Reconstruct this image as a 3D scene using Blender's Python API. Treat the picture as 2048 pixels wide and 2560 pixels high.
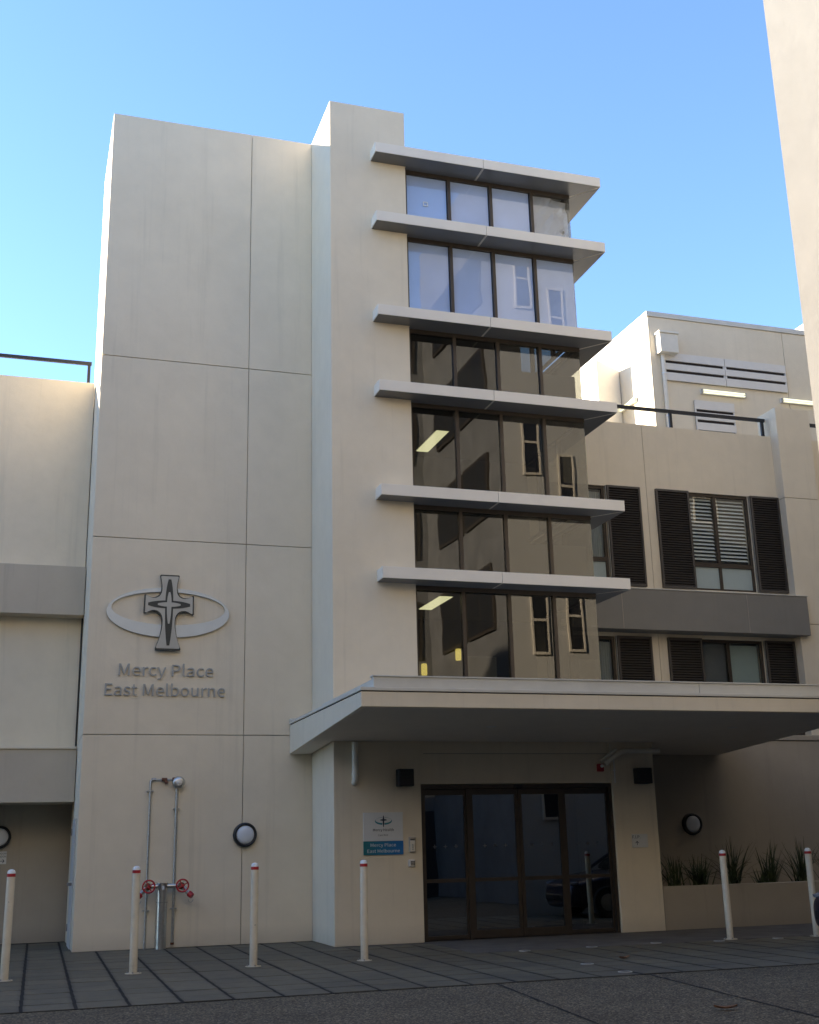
import bpy, bmesh, math, random
from mathutils import Vector, Matrix
random.seed(7)
R = math.radians
for o in list(bpy.data.objects): bpy.data.objects.remove(o)
S = bpy.context.scene
COL = S.collection

# ------------------------------------------------------------------ camera
yaw, pitch, roll = R(18.16), R(15.8), R(-1.389)
fw = Vector((math.sin(yaw)*math.cos(pitch), math.cos(yaw)*math.cos(pitch), math.sin(pitch)))
rt = Vector((math.cos(yaw), -math.sin(yaw), 0)); up = rt.cross(fw)
r2 = math.cos(roll)*rt + math.sin(roll)*up; u2 = -math.sin(roll)*rt + math.cos(roll)*up
cd = bpy.data.cameras.new('camera'); cam = bpy.data.objects.new('camera', cd); COL.objects.link(cam)
cd.sensor_fit = 'VERTICAL'; cd.sensor_height = 24; cd.lens = 24*2968.6/2560
cd.clip_start = 0.05; cd.clip_end = 2000
m = Matrix((r2, u2, -fw)).transposed().to_4x4(); m.translation = Vector((0, 0, 1.5)); cam.matrix_world = m
S.camera = cam

# ------------------------------------------------------------------ sky, sun, exposure
sun_travel = Vector((0.874, -0.4856, -0.311)).normalized()
el = math.asin(-sun_travel.z); az = math.atan2(-sun_travel.x, -sun_travel.y)
W = bpy.data.worlds.new('World'); S.world = W; W.use_nodes = True
nt = W.node_tree; nt.nodes.clear()
wo = nt.nodes.new('ShaderNodeOutputWorld'); bg = nt.nodes.new('ShaderNodeBackground'); sk = nt.nodes.new('ShaderNodeTexSky')
sk.sky_type = 'NISHITA'; sk.sun_disc = False; sk.sun_elevation = el; sk.sun_rotation = az
sk.air_density = 0.75; sk.dust_density = 0.05; sk.ozone_density = 3.0; sk.altitude = 800
bg.inputs[1].default_value = 0.15
nt.links.new(sk.outputs[0], bg.inputs[0]); nt.links.new(bg.outputs[0], wo.inputs[0])
sl = bpy.data.lights.new('sun', 'SUN'); so = bpy.data.objects.new('sun', sl); COL.objects.link(so)
sl.energy = 5.0; sl.angle = R(0.5); sl.color = (1.0, 0.89, 0.74)
so.rotation_euler = sun_travel.to_track_quat('-Z', 'Y').to_euler(); so.location = (-30, 30, 40)
S.view_settings.view_transform = 'Standard'; S.view_settings.look = 'None'
S.view_settings.exposure = 2.05; S.view_settings.gamma = 1.0; S.view_settings.use_curve_mapping = False
S.render.engine = 'CYCLES'

# ------------------------------------------------------------------ materials
def new_mat(name):
    m = bpy.data.materials.new(name); m.use_nodes = True
    n = m.node_tree; n.nodes.clear()
    out = n.nodes.new('ShaderNodeOutputMaterial'); b = n.nodes.new('ShaderNodeBsdfPrincipled')
    n.links.new(b.outputs[0], out.inputs[0])
    return m, n, b, out
def N(n, t, **kw):
    x = n.nodes.new(t)
    for k, v in kw.items(): setattr(x, k, v)
    return x
def noise(n, scale, detail=4, rough=0.55, vec=None):
    t = N(n, 'ShaderNodeTexNoise'); t.inputs['Scale'].default_value = scale
    t.inputs['Detail'].default_value = detail; t.inputs['Roughness'].default_value = rough
    if vec is not None: n.links.new(vec, t.inputs['Vector'])
    return t.outputs['Fac']
def ramp(n, fac, stops):
    r = N(n, 'ShaderNodeValToRGB'); e = r.color_ramp.elements
    while len(e) < len(stops): e.new(0.5)
    for i, (p, c) in enumerate(stops): e[i].position = p; e[i].color = (*c, 1)
    n.links.new(fac, r.inputs[0]); return r.outputs[0]
def mixc(n, fac, a, b, mode='MIX'):
    x = N(n, 'ShaderNodeMix', data_type='RGBA', blend_type=mode)
    for inp, v in ((x.inputs[0], fac), (x.inputs[6], a), (x.inputs[7], b)):
        if hasattr(v, 'node'): n.links.new(v, inp)
        elif isinstance(v, tuple): inp.default_value = (*v, 1)
        else: inp.default_value = v
    return x.outputs[2]
def math_(n, op, a, b=0.0):
    x = N(n, 'ShaderNodeMath', operation=op)
    for i, v in enumerate((a, b)):
        if hasattr(v, 'node'): n.links.new(v, x.inputs[i])
        else: x.inputs[i].default_value = v
    return x.outputs[0]
def bump(n, b, h, dist, strength=1.0):
    x = N(n, 'ShaderNodeBump'); x.inputs['Distance'].default_value = dist; x.inputs['Strength'].default_value = strength
    n.links.new(h, x.inputs['Height']); n.links.new(x.outputs[0], b.inputs['Normal'])
def pos(n): return N(n, 'ShaderNodeNewGeometry').outputs['Position']
def sc(c, f): return tuple(min(1, v*f) for v in c)

def plain(name, col, rough=0.5, metal=0.0, var=0.06, scale=6.0, spec=0.5, bmp=0.0, bscale=80):
    m, n, b, o = new_mat(name)
    p = pos(n); f = noise(n, scale, 4, 0.6, p)
    n.links.new(ramp(n, f, [(0.3, sc(col, 1-var)), (0.7, sc(col, 1+var))]), b.inputs['Base Color'])
    b.inputs['Roughness'].default_value = rough; b.inputs['Metallic'].default_value = metal
    b.inputs['Specular IOR Level'].default_value = spec
    if bmp: bump(n, b, noise(n, bscale, 3, 0.6, p), bmp)
    return m

def render_wall(name, col, stain=0.16):
    # painted cement render: trowel mottling, fine grain, faint run-down streaks
    m, n, b, o = new_mat(name); p = pos(n)
    big = noise(n, 0.55, 5, 0.62, p); mid = noise(n, 3.1, 5, 0.6, p)
    c = ramp(n, big, [(0.28, sc(col, 0.88)), (0.72, sc(col, 1.06))])
    c = mixc(n, 0.5, c, ramp(n, mid, [(0.3, sc(col, 0.95)), (0.7, sc(col, 1.04))]))
    mp = N(n, 'ShaderNodeMapping'); mp.inputs['Scale'].default_value = (5.5, 5.5, 0.22); n.links.new(p, mp.inputs[0])
    st = noise(n, 1.0, 5, 0.65, mp.outputs[0])
    stf = ramp(n, st, [(0.56, (0, 0, 0)), (0.78, (1, 1, 1))])
    sx = N(n, 'ShaderNodeSeparateColor'); n.links.new(stf, sx.inputs[0])
    c = mixc(n, math_(n, 'MULTIPLY', sx.outputs[0], stain*1.6), c, sc(col, 0.55))
    # splash dirt just above the paving
    xyz = N(n, 'ShaderNodeSeparateXYZ'); n.links.new(p, xyz.inputs[0])
    mr = N(n, 'ShaderNodeMapRange'); mr.inputs[1].default_value = 0.0; mr.inputs[2].default_value = 0.30
    mr.inputs[3].default_value = 0.5; mr.inputs[4].default_value = 0.0; n.links.new(xyz.outputs[2], mr.inputs[0])
    c = mixc(n, math_(n, 'MULTIPLY', mr.outputs[0], mid), c, (0.19, 0.17, 0.145))
    n.links.new(c, b.inputs['Base Color'])
    b.inputs['Roughness'].default_value = 0.88; b.inputs['Specular IOR Level'].default_value = 0.25
    g = noise(n, 130, 3, 0.7, p); h = math_(n, 'ADD', math_(n, 'MULTIPLY', mid, 3.0), g)
    bump(n, b, h, 0.0022, 0.8)
    return m

CREAM = (0.75, 0.655, 0.495)
MAT = {}
MAT['wall'] = render_wall('cream_render', CREAM)
MAT['wall_dark'] = render_wall('grey_render', (0.235, 0.22, 0.19), 0.14)
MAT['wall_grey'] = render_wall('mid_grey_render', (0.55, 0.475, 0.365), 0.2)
MAT['wall_corner'] = render_wall('corner_render', (0.43, 0.395, 0.335), 0.05)
MAT['wall_shaded'] = render_wall('shaded_render', (0.42, 0.365, 0.285), 0.2)  # cream render darkened to stand in for shade on the low walls
MAT['soffit'] = render_wall('soffit_paint', (0.76, 0.71, 0.62), 0.05)
MAT['joint'] = plain('joint_sealant', (0.40, 0.35, 0.28), 0.9)
MAT['alu'] = plain('light_grey_aluminium_cladding', (0.78, 0.715, 0.60), 0.5, 0.0, 0.03, 2.0)
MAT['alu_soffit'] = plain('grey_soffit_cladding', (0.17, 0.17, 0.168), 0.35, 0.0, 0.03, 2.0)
MAT['bronze'] = plain('bronze_frame', (0.060, 0.046, 0.034), 0.42, 0.35, 0.12, 9)
MAT['shutter'] = plain('brown_louvre', (0.070, 0.060, 0.050), 0.55, 0.1, 0.10, 4)
MAT['white'] = plain('white_paint', (0.74, 0.74, 0.71), 0.5, 0, 0.04)
MAT['blind'] = plain('white_blind_slat', (0.80, 0.80, 0.77), 0.45, 0, 0.02)
MAT['pvc'] = plain('painted_pipe', (0.72, 0.67, 0.56), 0.5, 0, 0.05)
MAT['cap'] = plain('roof_flashing', (0.60, 0.575, 0.50), 0.45, 0.05, 0.05, 3)
MAT['black'] = plain('black_plastic', (0.012, 0.012, 0.013), 0.5)
MAT['rail'] = plain('dark_steel', (0.022, 0.022, 0.024), 0.45, 0.3)
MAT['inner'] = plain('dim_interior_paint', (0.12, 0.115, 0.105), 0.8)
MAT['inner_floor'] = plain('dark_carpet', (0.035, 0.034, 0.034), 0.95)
MAT['galv'] = plain('galvanised_steel', (0.42, 0.42, 0.40), 0.42, 0.85, 0.18, 25)
MAT['stainless'] = plain('stainless_steel', (0.55, 0.54, 0.51), 0.30, 0.95, 0.10, 18)
MAT['rust'] = plain('rusty_fitting', (0.16, 0.065, 0.035), 0.8, 0.2, 0.3, 40)
MAT['red'] = plain('red_enamel', (0.42, 0.020, 0.022), 0.42, 0, 0.12, 20)
MAT['bollard'] = plain('cream_enamel', (0.76, 0.67, 0.50), 0.4, 0, 0.08, 9)
def bollard_mat():
    m, n, b, o = new_mat('scuffed_cream_enamel'); p = pos(n); xyz = N(n, 'ShaderNodeSeparateXYZ'); n.links.new(p, xyz.inputs[0])
    c = ramp(n, noise(n, 9, 4, 0.6, p), [(0.3, (0.70, 0.615, 0.46)), (0.7, (0.78, 0.69, 0.52))])
    mr = N(n, 'ShaderNodeMapRange'); mr.inputs[1].default_value = 0.0; mr.inputs[2].default_value = 0.35; mr.inputs[3].default_value = 0.75; mr.inputs[4].default_value = 0.0; n.links.new(xyz.outputs[2], mr.inputs[0])
    c = mixc(n, math_(n, 'MULTIPLY', mr.outputs[0], noise(n, 24, 4, 0.7, p)), c, (0.22, 0.18, 0.13))
    ch = ramp(n, noise(n, 16, 3, 0.75, p), [(0.70, (0, 0, 0)), (0.73, (1, 1, 1))]); cs = N(n, 'ShaderNodeSeparateColor'); n.links.new(ch, cs.inputs[0])
    c = mixc(n, math_(n, 'MULTIPLY', cs.outputs[0], 0.8), c, (0.20, 0.16, 0.13))
    n.links.new(c, b.inputs['Base Color']); b.inputs['Roughness'].default_value = 0.42
    return m
MAT['bollard'] = bollard_mat()
MAT['bolt'] = plain('zinc_bolt', (0.30, 0.29, 0.28), 0.4, 0.8)
MAT['opal'] = plain('opal_diffuser', (0.62, 0.64, 0.66), 0.25, 0, 0.02)
MAT['sign_white'] = plain('white_sign_plate', (0.66, 0.66, 0.63), 0.35, 0, 0.02)
MAT['ink'] = plain('dark_navy_ink', (0.018, 0.028, 0.045), 0.5)
MAT['ink_grey'] = plain('grey_ink', (0.12, 0.12, 0.12), 0.5)
MAT['ink_teal'] = plain('teal_ink', (0.04, 0.22, 0.25), 0.5)
MAT['ink_white'] = plain('white_ink', (0.62, 0.66, 0.68), 0.5)
MAT['logo_silver'] = plain('silver_panel', (0.52, 0.55, 0.545), 0.4, 0.2, 0.03)
MAT['logo_grey'] = plain('brushed_grey_panel', (0.34, 0.345, 0.325), 0.4, 0.25, 0.04)
MAT['logo_dark'] = plain('charcoal_panel', (0.022, 0.027, 0.027), 0.45, 0.1)
MAT['letter'] = plain('satin_aluminium_letter', (0.33, 0.34, 0.325), 0.45, 0.1, 0.03)
MAT['intercom'] = plain('beige_intercom', (0.45, 0.40, 0.33), 0.45)
MAT['soil'] = plain('bark_mulch', (0.10, 0.078, 0.055), 0.95, 0, 0.5, 30, 0.2, 0.02, 40)
MAT['leaf_dry'] = plain('dry_leaf', (0.33, 0.19, 0.11), 0.8, 0, 0.3, 30)
MAT['tyre'] = plain('tyre_rubber', (0.02, 0.02, 0.02), 0.85)
MAT['tactile'] = plain('steel_ring', (0.42, 0.41, 0.38), 0.45, 0.3)
MAT['galv_white'] = plain('grey_white_louvre', (0.68, 0.645, 0.58), 0.45, 0.05, 0.03)
MAT['slot'] = plain('dark_slot', (0.03, 0.022, 0.02), 0.9)
MAT['door_paint'] = plain('grey_door_paint', (0.52, 0.50, 0.47), 0.5, 0, 0.05)
MAT['frost'] = plain('frosted_pane', (0.36, 0.42, 0.40), 0.35, 0, 0.03)

def emit(name, col, strength):
    m, n, b, o = new_mat(name)
    b.inputs['Base Color'].default_value = (*col, 1); b.inputs['Emission Color'].default_value = (*col, 1)
    b.inputs['Emission Strength'].default_value = strength; b.inputs['Roughness'].default_value = 0.5
    return m
MAT['lamp_panel'] = emit('lit_ceiling_panel', (1.0, 0.97, 0.60), 0.46)
MAT['lamp_warm'] = emit('lit_wall_lamp', (1.0, 0.80, 0.20), 0.36)
MAT['tube'] = emit('lit_fluorescent_tube', (1.0, 0.98, 0.66), 0.26)

def glass(name, tint, r0, wav=0.0024, wscale=1.1, rough=0.0):
    m, n, b, o = new_mat(name); n.nodes.remove(b)
    tr = N(n, 'ShaderNodeBsdfTransparent'); tr.inputs[0].default_value = (*tint, 1)
    gl = N(n, 'ShaderNodeBsdfGlossy'); gl.inputs['Roughness'].default_value = rough
    lw = N(n, 'ShaderNodeLayerWeight'); lw.inputs[0].default_value = 0.5
    f5 = math_(n, 'POWER', lw.outputs['Facing'], 5.0)
    fac = math_(n, 'ADD', math_(n, 'MULTIPLY', f5, 1-r0), r0)
    mx = N(n, 'ShaderNodeMixShader'); n.links.new(fac, mx.inputs[0]); n.links.new(tr.outputs[0], mx.inputs[1]); n.links.new(gl.outputs[0], mx.inputs[2])
    n.links.new(mx.outputs[0], o.inputs[0])
    oi = N(n, 'ShaderNodeObjectInfo'); va = N(n, 'ShaderNodeVectorMath', operation='MULTIPLY_ADD')
    rv = N(n, 'ShaderNodeCombineXYZ'); 
    for i in range(3): n.links.new(math_(n, 'MULTIPLY', oi.outputs['Random'], 40.0+17*i), rv.inputs[i])
    n.links.new(pos(n), va.inputs[0]); va.inputs[1].default_value = (1, 1, 1); n.links.new(rv.outputs[0], va.inputs[2])
    bp = N(n, 'ShaderNodeBump'); bp.inputs['Distance'].default_value = wav; bp.inputs['Strength'].default_value = 1.0
    n.links.new(noise(n, wscale, 1, 0.4, va.outputs[0]), bp.inputs['Height']); n.links.new(bp.outputs[0], gl.inputs['Normal'])
    return m
MAT['glass'] = glass('tinted_glass', (0.60, 0.60, 0.57), 0.085)
MAT['court'] = plain('sandstone_render', (0.66, 0.57, 0.43), 0.9, 0, 0.06, 1.0)
MAT['clear_glass'] = glass('clear_glass', (0.93, 0.94, 0.95), 0.06)
MAT['brick'] = plain('dark_brick', (0.13, 0.12, 0.105), 0.9, 0, 0.2, 1.5)
MAT['door_glass'] = glass('door_glass', (0.45, 0.45, 0.44), 0.30, 0.0035, 0.9)
MAT['win_glass'] = glass('window_glass', (0.95, 0.97, 0.96), 0.05)
MAT['car_glass'] = glass('car_glass', (0.35, 0.38, 0.38), 0.08, 0.0)
# blue-white privacy film on the inside of the two top rows
MAT['film'] = plain('blue_privacy_film', (0.50, 0.61, 0.85), 0.5, 0, 0.10, 0.7)
MAT['film_loose'] = plain('peeling_film', (0.86, 0.88, 0.92), 0.4, 0.0, 0.10, 1.2)

def paving():
    m, n, b, o = new_mat('bluestone_paver'); p = pos(n)
    oi = N(n, 'ShaderNodeObjectInfo')
    c = ramp(n, oi.outputs['Random'], [(0.0, (0.098, 0.086, 0.058)), (1.0, (0.145, 0.126, 0.084))])
    c = mixc(n, 0.45, c, ramp(n, noise(n, 5, 6, 0.7, p), [(0.3, (0.078, 0.068, 0.046)), (0.7, (0.190, 0.164, 0.110))]))
    st = ramp(n, noise(n, 0.9, 5, 0.7, p), [(0.48, (0, 0, 0)), (0.66, (1, 1, 1))])
    s2 = N(n, 'ShaderNodeSeparateColor'); n.links.new(st, s2.inputs[0])
    c = mixc(n, math_(n, 'MULTIPLY', s2.outputs[0], 0.45), c, (0.045, 0.043, 0.042))
    tc = N(n, 'ShaderNodeTexCoord'); ox = N(n, 'ShaderNodeSeparateXYZ'); n.links.new(tc.outputs['Object'], ox.inputs[0])
    def edge(o, a, b, k):
        mr = N(n, 'ShaderNodeMapRange'); mr.inputs[1].default_value = a; mr.inputs[2].default_value = b; mr.inputs[3].default_value = 0.0; mr.inputs[4].default_value = k
        n.links.new(math_(n, 'ABSOLUTE', o), mr.inputs[0]); return mr.outputs[0]
    nz = ramp(n, noise(n, 2.3, 4, 0.7, p), [(0.35, (0.25, 0.25, 0.25)), (0.65, (1, 1, 1))]); nzs = N(n, 'ShaderNodeSeparateColor'); n.links.new(nz, nzs.inputs[0])
    c = mixc(n, math_(n, 'MULTIPLY', edge(ox.outputs[0], .205, .262, 0.85), nzs.outputs[0]), c, (0.022, 0.020, 0.017))
    c = mixc(n, math_(n, 'MULTIPLY', edge(ox.outputs[1], .245, .266, 0.6), nzs.outputs[0]), c, (0.026, 0.023, 0.020))
    sp = ramp(n, noise(n, 160, 2, 0.7, p), [(0.35, (0.7, 0.7, 0.7)), (0.65, (1.2, 1.2, 1.2))])
    c = mixc(n, 1.0, c, sp, 'MULTIPLY')
    n.links.new(c, b.inputs['Base Color'])
    b.inputs['Roughness'].default_value = 0.62; b.inputs['Specular IOR Level'].default_value = 0.4
    bump(n, b, math_(n, 'ADD', noise(n, 7, 4, 0.6, p), noise(n, 150, 2, 0.7, p)), 0.003, 0.7)
    return m
MAT['paver'] = paving()
MAT['bed'] = plain('dark_jointing_mortar', (0.030, 0.028, 0.026), 0.95, 0, 0.4, 12, 0.2, 0.01, 60)
def aggregate():
    m, n, b, o = new_mat('exposed_aggregate'); p = pos(n)
    v = N(n, 'ShaderNodeTexVoronoi'); v.inputs['Scale'].default_value = 62; n.links.new(p, v.inputs['Vector'])
    sepc = N(n, 'ShaderNodeSeparateColor'); n.links.new(v.outputs['Color'], sepc.inputs[0])
    c = ramp(n, sepc.outputs[0], [(0.0, (0.045, 0.038, 0.027)), (0.45, (0.148, 0.120, 0.080)), (0.8, (0.238, 0.190, 0.122)), (1.0, (0.44, 0.375, 0.26))])
    edge = ramp(n, v.outputs['Distance'], [(0.0, (1, 1, 1)), (0.75, (0.35, 0.35, 0.35))])
    c = mixc(n, 0.8, c, edge, 'MULTIPLY')
    big = ramp(n, noise(n, 0.8, 6, 0.65, p), [(0.3, (0.72, 0.70, 0.68)), (0.7, (1.12, 1.1, 1.08))])
    c = mixc(n, 1.0, c, big, 'MULTIPLY')
    n.links.new(c, b.inputs['Base Color'])
    b.inputs['Roughness'].default_value = 0.85; b.inputs['Specular IOR Level'].default_value = 0.3
    bump(n, b, math_(n, 'SUBTRACT', 1.0, v.outputs['Distance']), 0.006, 0.8)
    return m
MAT['road'] = aggregate()
MAT['slab'] = plain('worn_concrete', (0.115, 0.105, 0.092), 0.85, 0, 0.25, 2.2, 0.3, 0.003, 90)
def leafmat():
    m, n, b, o = new_mat('strappy_leaf'); oi = N(n, 'ShaderNodeObjectInfo'); p = pos(n)
    n.links.new(ramp(n, noise(n, 14, 3, 0.6, p), [(0.3, (0.020, 0.034, 0.014)), (0.75, (0.075, 0.105, 0.042))]), b.inputs['Base Color'])
    b.inputs['Roughness'].default_value = 0.5
    return m
MAT['leaf'] = leafmat()
def blue_plate():
    m, n, b, o = new_mat('teal_to_blue_print'); xyz = N(n, 'ShaderNodeSeparateXYZ'); n.links.new(pos(n), xyz.inputs[0])
    mr = N(n, 'ShaderNodeMapRange'); mr.inputs[1].default_value = 5.5; mr.inputs[2].default_value = 6.19; n.links.new(xyz.outputs[0], mr.inputs[0])
    n.links.new(ramp(n, mr.outputs[0], [(0, (0.012, 0.16, 0.17)), (1, (0.018, 0.16, 0.44))]), b.inputs['Base Color']); b.inputs['Roughness'].default_value = 0.35
    return m
MAT['blue_plate'] = blue_plate()
def carpaint():
    m, n, b, o = new_mat('dark_purple_car_paint'); b.inputs['Base Color'].default_value = (0.030, 0.022, 0.036, 1)
    b.inputs['Roughness'].default_value = 0.35; b.inputs['Metallic'].default_value = 0.4; b.inputs['Coat Weight'].default_value = 0.7; b.inputs['Coat Roughness'].default_value = 0.05
    n.links.new(ramp(n, noise(n, 3, 4, 0.6, pos(n)), [(0.3, (0.026, 0.018, 0.031)), (0.7, (0.036, 0.027, 0.042))]), b.inputs['Base Color'])
    return m
MAT['paint'] = carpaint()
MAT['headlamp'] = plain('headlamp_lens', (0.42, 0.42, 0.46), 0.12, 0.5)
MAT['taillamp'] = plain('taillamp_lens', (0.35, 0.02, 0.02), 0.15)

# ------------------------------------------------------------------ object helpers
WPOS = {}
def link(o): COL.objects.link(o); return o
def thing(name, label, cat, loc=(0, 0, 0), group=None):
    o = link(bpy.data.objects.new(name, None)); o.location = loc; o.empty_display_size = 0.2
    WPOS[o.name] = Vector(loc); o['label'] = label; o['category'] = cat
    if group: o['group'] = group
    return o
def tag(o, label, cat, group=None):
    o['label'] = label; o['category'] = cat
    if group: o['group'] = group
    return o
def finish(name, bm, mat, parent=None, smooth=False, origin=None):
    bmesh.ops.recalc_face_normals(bm, faces=bm.faces)
    vs = [v.co for v in bm.verts]
    lo = Vector([min(v[i] for v in vs) for i in range(3)]); hi = Vector([max(v[i] for v in vs) for i in range(3)])
    c = Vector(origin) if origin else Vector(((lo.x+hi.x)/2, (lo.y+hi.y)/2, lo.z))
    bmesh.ops.translate(bm, verts=bm.verts, vec=-c)
    me = bpy.data.meshes.new(name); bm.to_mesh(me); bm.free()
    if smooth:
        for p in me.polygons: p.use_smooth = True
        try: me.set_sharp_from_angle(angle=R(40))
        except Exception: pass
    mm = MAT[mat] if isinstance(mat, str) else mat
    me.materials.append(mm)
    o = link(bpy.data.objects.new(name, me))
    if parent is not None:
        o.parent = parent; o.location = c - WPOS[parent.name]
    else: o.location = c
    WPOS[o.name] = c
    return o
def inst(name, src, world, parent, rot=None, scale=None):
    o = link(bpy.data.objects.new(name, src.data)); o.parent = parent
    o.location = Vector(world) - WPOS[parent.name]; WPOS[o.name] = Vector(world)
    if rot: o.rotation_euler = rot
    if scale: o.scale = scale
    return o
def addbox(bm, x0, x1, y0, y1, z0, z1, bev=0.0):
    r = bmesh.ops.create_cube(bm, size=1.0); vs = r['verts']
    for v in vs:
        v.co = Vector((x0 if v.co.x < 0 else x1, y0 if v.co.y < 0 else y1, z0 if v.co.z < 0 else z1))
    if bev:
        es = list({e for v in vs for e in v.link_edges})
        bmesh.ops.bevel(bm, geom=es, offset=bev, segments=2, profile=0.5, affect='EDGES')
def box(name, x0, x1, y0, y1, z0, z1, mat, parent=None, bev=0.0):
    bm = bmesh.new(); addbox(bm, x0, x1, y0, y1, z0, z1, bev); return finish(name, bm, mat, parent)
def boxes(name, lst, mat, parent=None, bev=0.0):
    bm = bmesh.new()
    for b in lst: addbox(bm, *b, bev)
    return finish(name, bm, mat, parent)
def prism(name, poly, zb, zt, mat, parent=None, bev=0.0):
    # plan polygon; zb / zt numbers or functions of (x, y)
    fb = zb if callable(zb) else (lambda x, y: zb); ft = zt if callable(zt) else (lambda x, y: zt)
    bm = bmesh.new()
    lo = [bm.verts.new((x, y, fb(x, y))) for x, y in poly]; hi = [bm.verts.new((x, y, ft(x, y))) for x, y in poly]
    bm.faces.new(lo[::-1]); bm.faces.new(hi)
    for i in range(len(poly)):
        j = (i+1) % len(poly); bm.faces.new((lo[i], lo[j], hi[j], hi[i]))
    if bev: bmesh.ops.bevel(bm, geom=list(bm.edges), offset=bev, segments=2, profile=0.5, affect='EDGES')
    return finish(name, bm, mat, parent)
def addcyl(bm, a, b, r, seg=16, r2=None):
    a = Vector(a); b = Vector(b); d = b-a
    M = Matrix.Translation((a+b)/2) @ d.to_track_quat('Z', 'Y').to_matrix().to_4x4()
    bmesh.ops.create_cone(bm, cap_ends=True, segments=seg, radius1=r, radius2=r if r2 is None else r2, depth=d.length, matrix=M)
def cyl(name, a, b, r, mat, parent=None, seg=16, r2=None):
    bm = bmesh.new(); addcyl(bm, a, b, r, seg, r2); return finish(name, bm, mat, parent, True)
def tube(bm, pts, r, seg=10):
    pts = [Vector(p) for p in pts]; rings = []
    for i, p in enumerate(pts):
        d = (pts[min(i+1, len(pts)-1)]-pts[max(i-1, 0)]).normalized(); q = d.to_track_quat('Z', 'Y')
        rings.append([bm.verts.new(p + q @ Vector((r*math.cos(2*math.pi*k/seg), r*math.sin(2*math.pi*k/seg), 0))) for k in range(seg)])
    for a, b in zip(rings, rings[1:]):
        for k in range(seg): bm.faces.new((a[k], a[(k+1) % seg], b[(k+1) % seg], b[k]))
    bm.faces.new(rings[0][::-1]); bm.faces.new(rings[-1])
def lathe(bm, prof, c, axis='Z', seg=28):
    # prof: (radius, height along axis); axis 'Z' up or 'Y' pointing to -Y
    rings = []
    for r, h in prof:
        ring = []
        for k in range(seg):
            t = 2*math.pi*k/seg; u, v = r*math.cos(t), r*math.sin(t)
            ring.append(bm.verts.new(Vector(c) + (Vector((u, v, h)) if axis == 'Z' else Vector((u, -h, v)))))
        rings.append(ring)
    for a, b in zip(rings, rings[1:]):
        for k in range(seg): bm.faces.new((a[k], a[(k+1) % seg], b[(k+1) % seg], b[k]))
    bm.faces.new(rings[0][::-1]); bm.faces.new(rings[-1])
def wall_grid(name, x0, x1, z0, z1, y0, y1, holes, mat, parent):
    xs = sorted({x0, x1, *[h[0] for h in holes], *[h[1] for h in holes]}); zs = sorted({z0, z1, *[h[2] for h in holes], *[h[3] for h in holes]})
    def solid(i, j):
        if i < 0 or j < 0 or i >= len(xs)-1 or j >= len(zs)-1: return False
        cx, cz = (xs[i]+xs[i+1])/2, (zs[j]+zs[j+1])/2
        return not any(h[0] < cx < h[1] and h[2] < cz < h[3] for h in holes)
    bm = bmesh.new(); q = lambda *p: bm.faces.new([bm.verts.new(v) for v in p])
    for i in range(len(xs)-1):
        for j in range(len(zs)-1):
            if not solid(i, j): continue
            a, b, c, d = xs[i], xs[i+1], zs[j], zs[j+1]
            q((a, y0, c), (b, y0, c), (b, y0, d), (a, y0, d)); q((a, y1, d), (b, y1, d), (b, y1, c), (a, y1, c))
            if not solid(i-1, j): q((a, y1, c), (a, y0, c), (a, y0, d), (a, y1, d))
            if not solid(i+1, j): q((b, y0, c), (b, y1, c), (b, y1, d), (b, y0, d))
            if not solid(i, j-1): q((a, y0, c), (a, y1, c), (b, y1, c), (b, y0, c))
            if not solid(i, j+1): q((a, y0, d), (b, y0, d), (b, y1, d), (a, y1, d))
    bmesh.ops.remove_doubles(bm, verts=bm.verts, dist=1e-5)
    return finish(name, bm, mat, parent)
def outline(name, pts, y_front, thick, mat, parent, hole=None):
    # pts (x, z) outline standing in the XZ plane, front face at y_front
    cu = bpy.data.curves.new('c', 'CURVE'); cu.dimensions = '2D'; cu.fill_mode = 'BOTH'; cu.extrude = thick/2
    for loop in [pts] + ([hole] if hole else []):
        s = cu.splines.new('POLY'); s.points.add(len(loop)-1); s.use_cyclic_u = True
        for p, (x, z) in zip(s.points, loop): p.co = (x, z, 0, 1)
    return curve_to_part(name, cu, y_front + thick/2, mat, parent)
def curve_to_mesh(cu):
    t = bpy.data.objects.new('tmp', cu); COL.objects.link(t)
    dg = bpy.context.evaluated_depsgraph_get(); dg.update()
    me = bpy.data.meshes.new_from_object(t.evaluated_get(dg)); bpy.data.objects.remove(t); bpy.data.curves.remove(cu)
    return me
def curve_to_part(name, cu, y, mat, parent):
    me = curve_to_mesh(cu); bm = bmesh.new(); bm.from_mesh(me); bpy.data.meshes.remove(me)
    for v in bm.verts: v.co = Vector((v.co.x, y - v.co.z, v.co.y))
    return finish(name, bm, mat, parent)
try:
    import os
    FONT = bpy.data.fonts.load(os.path.join(bpy.utils.system_resource('DATAFILES'), 'fonts', 'Noto Sans CJK Regular.woff2'))
except Exception:
    FONT = None
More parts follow.
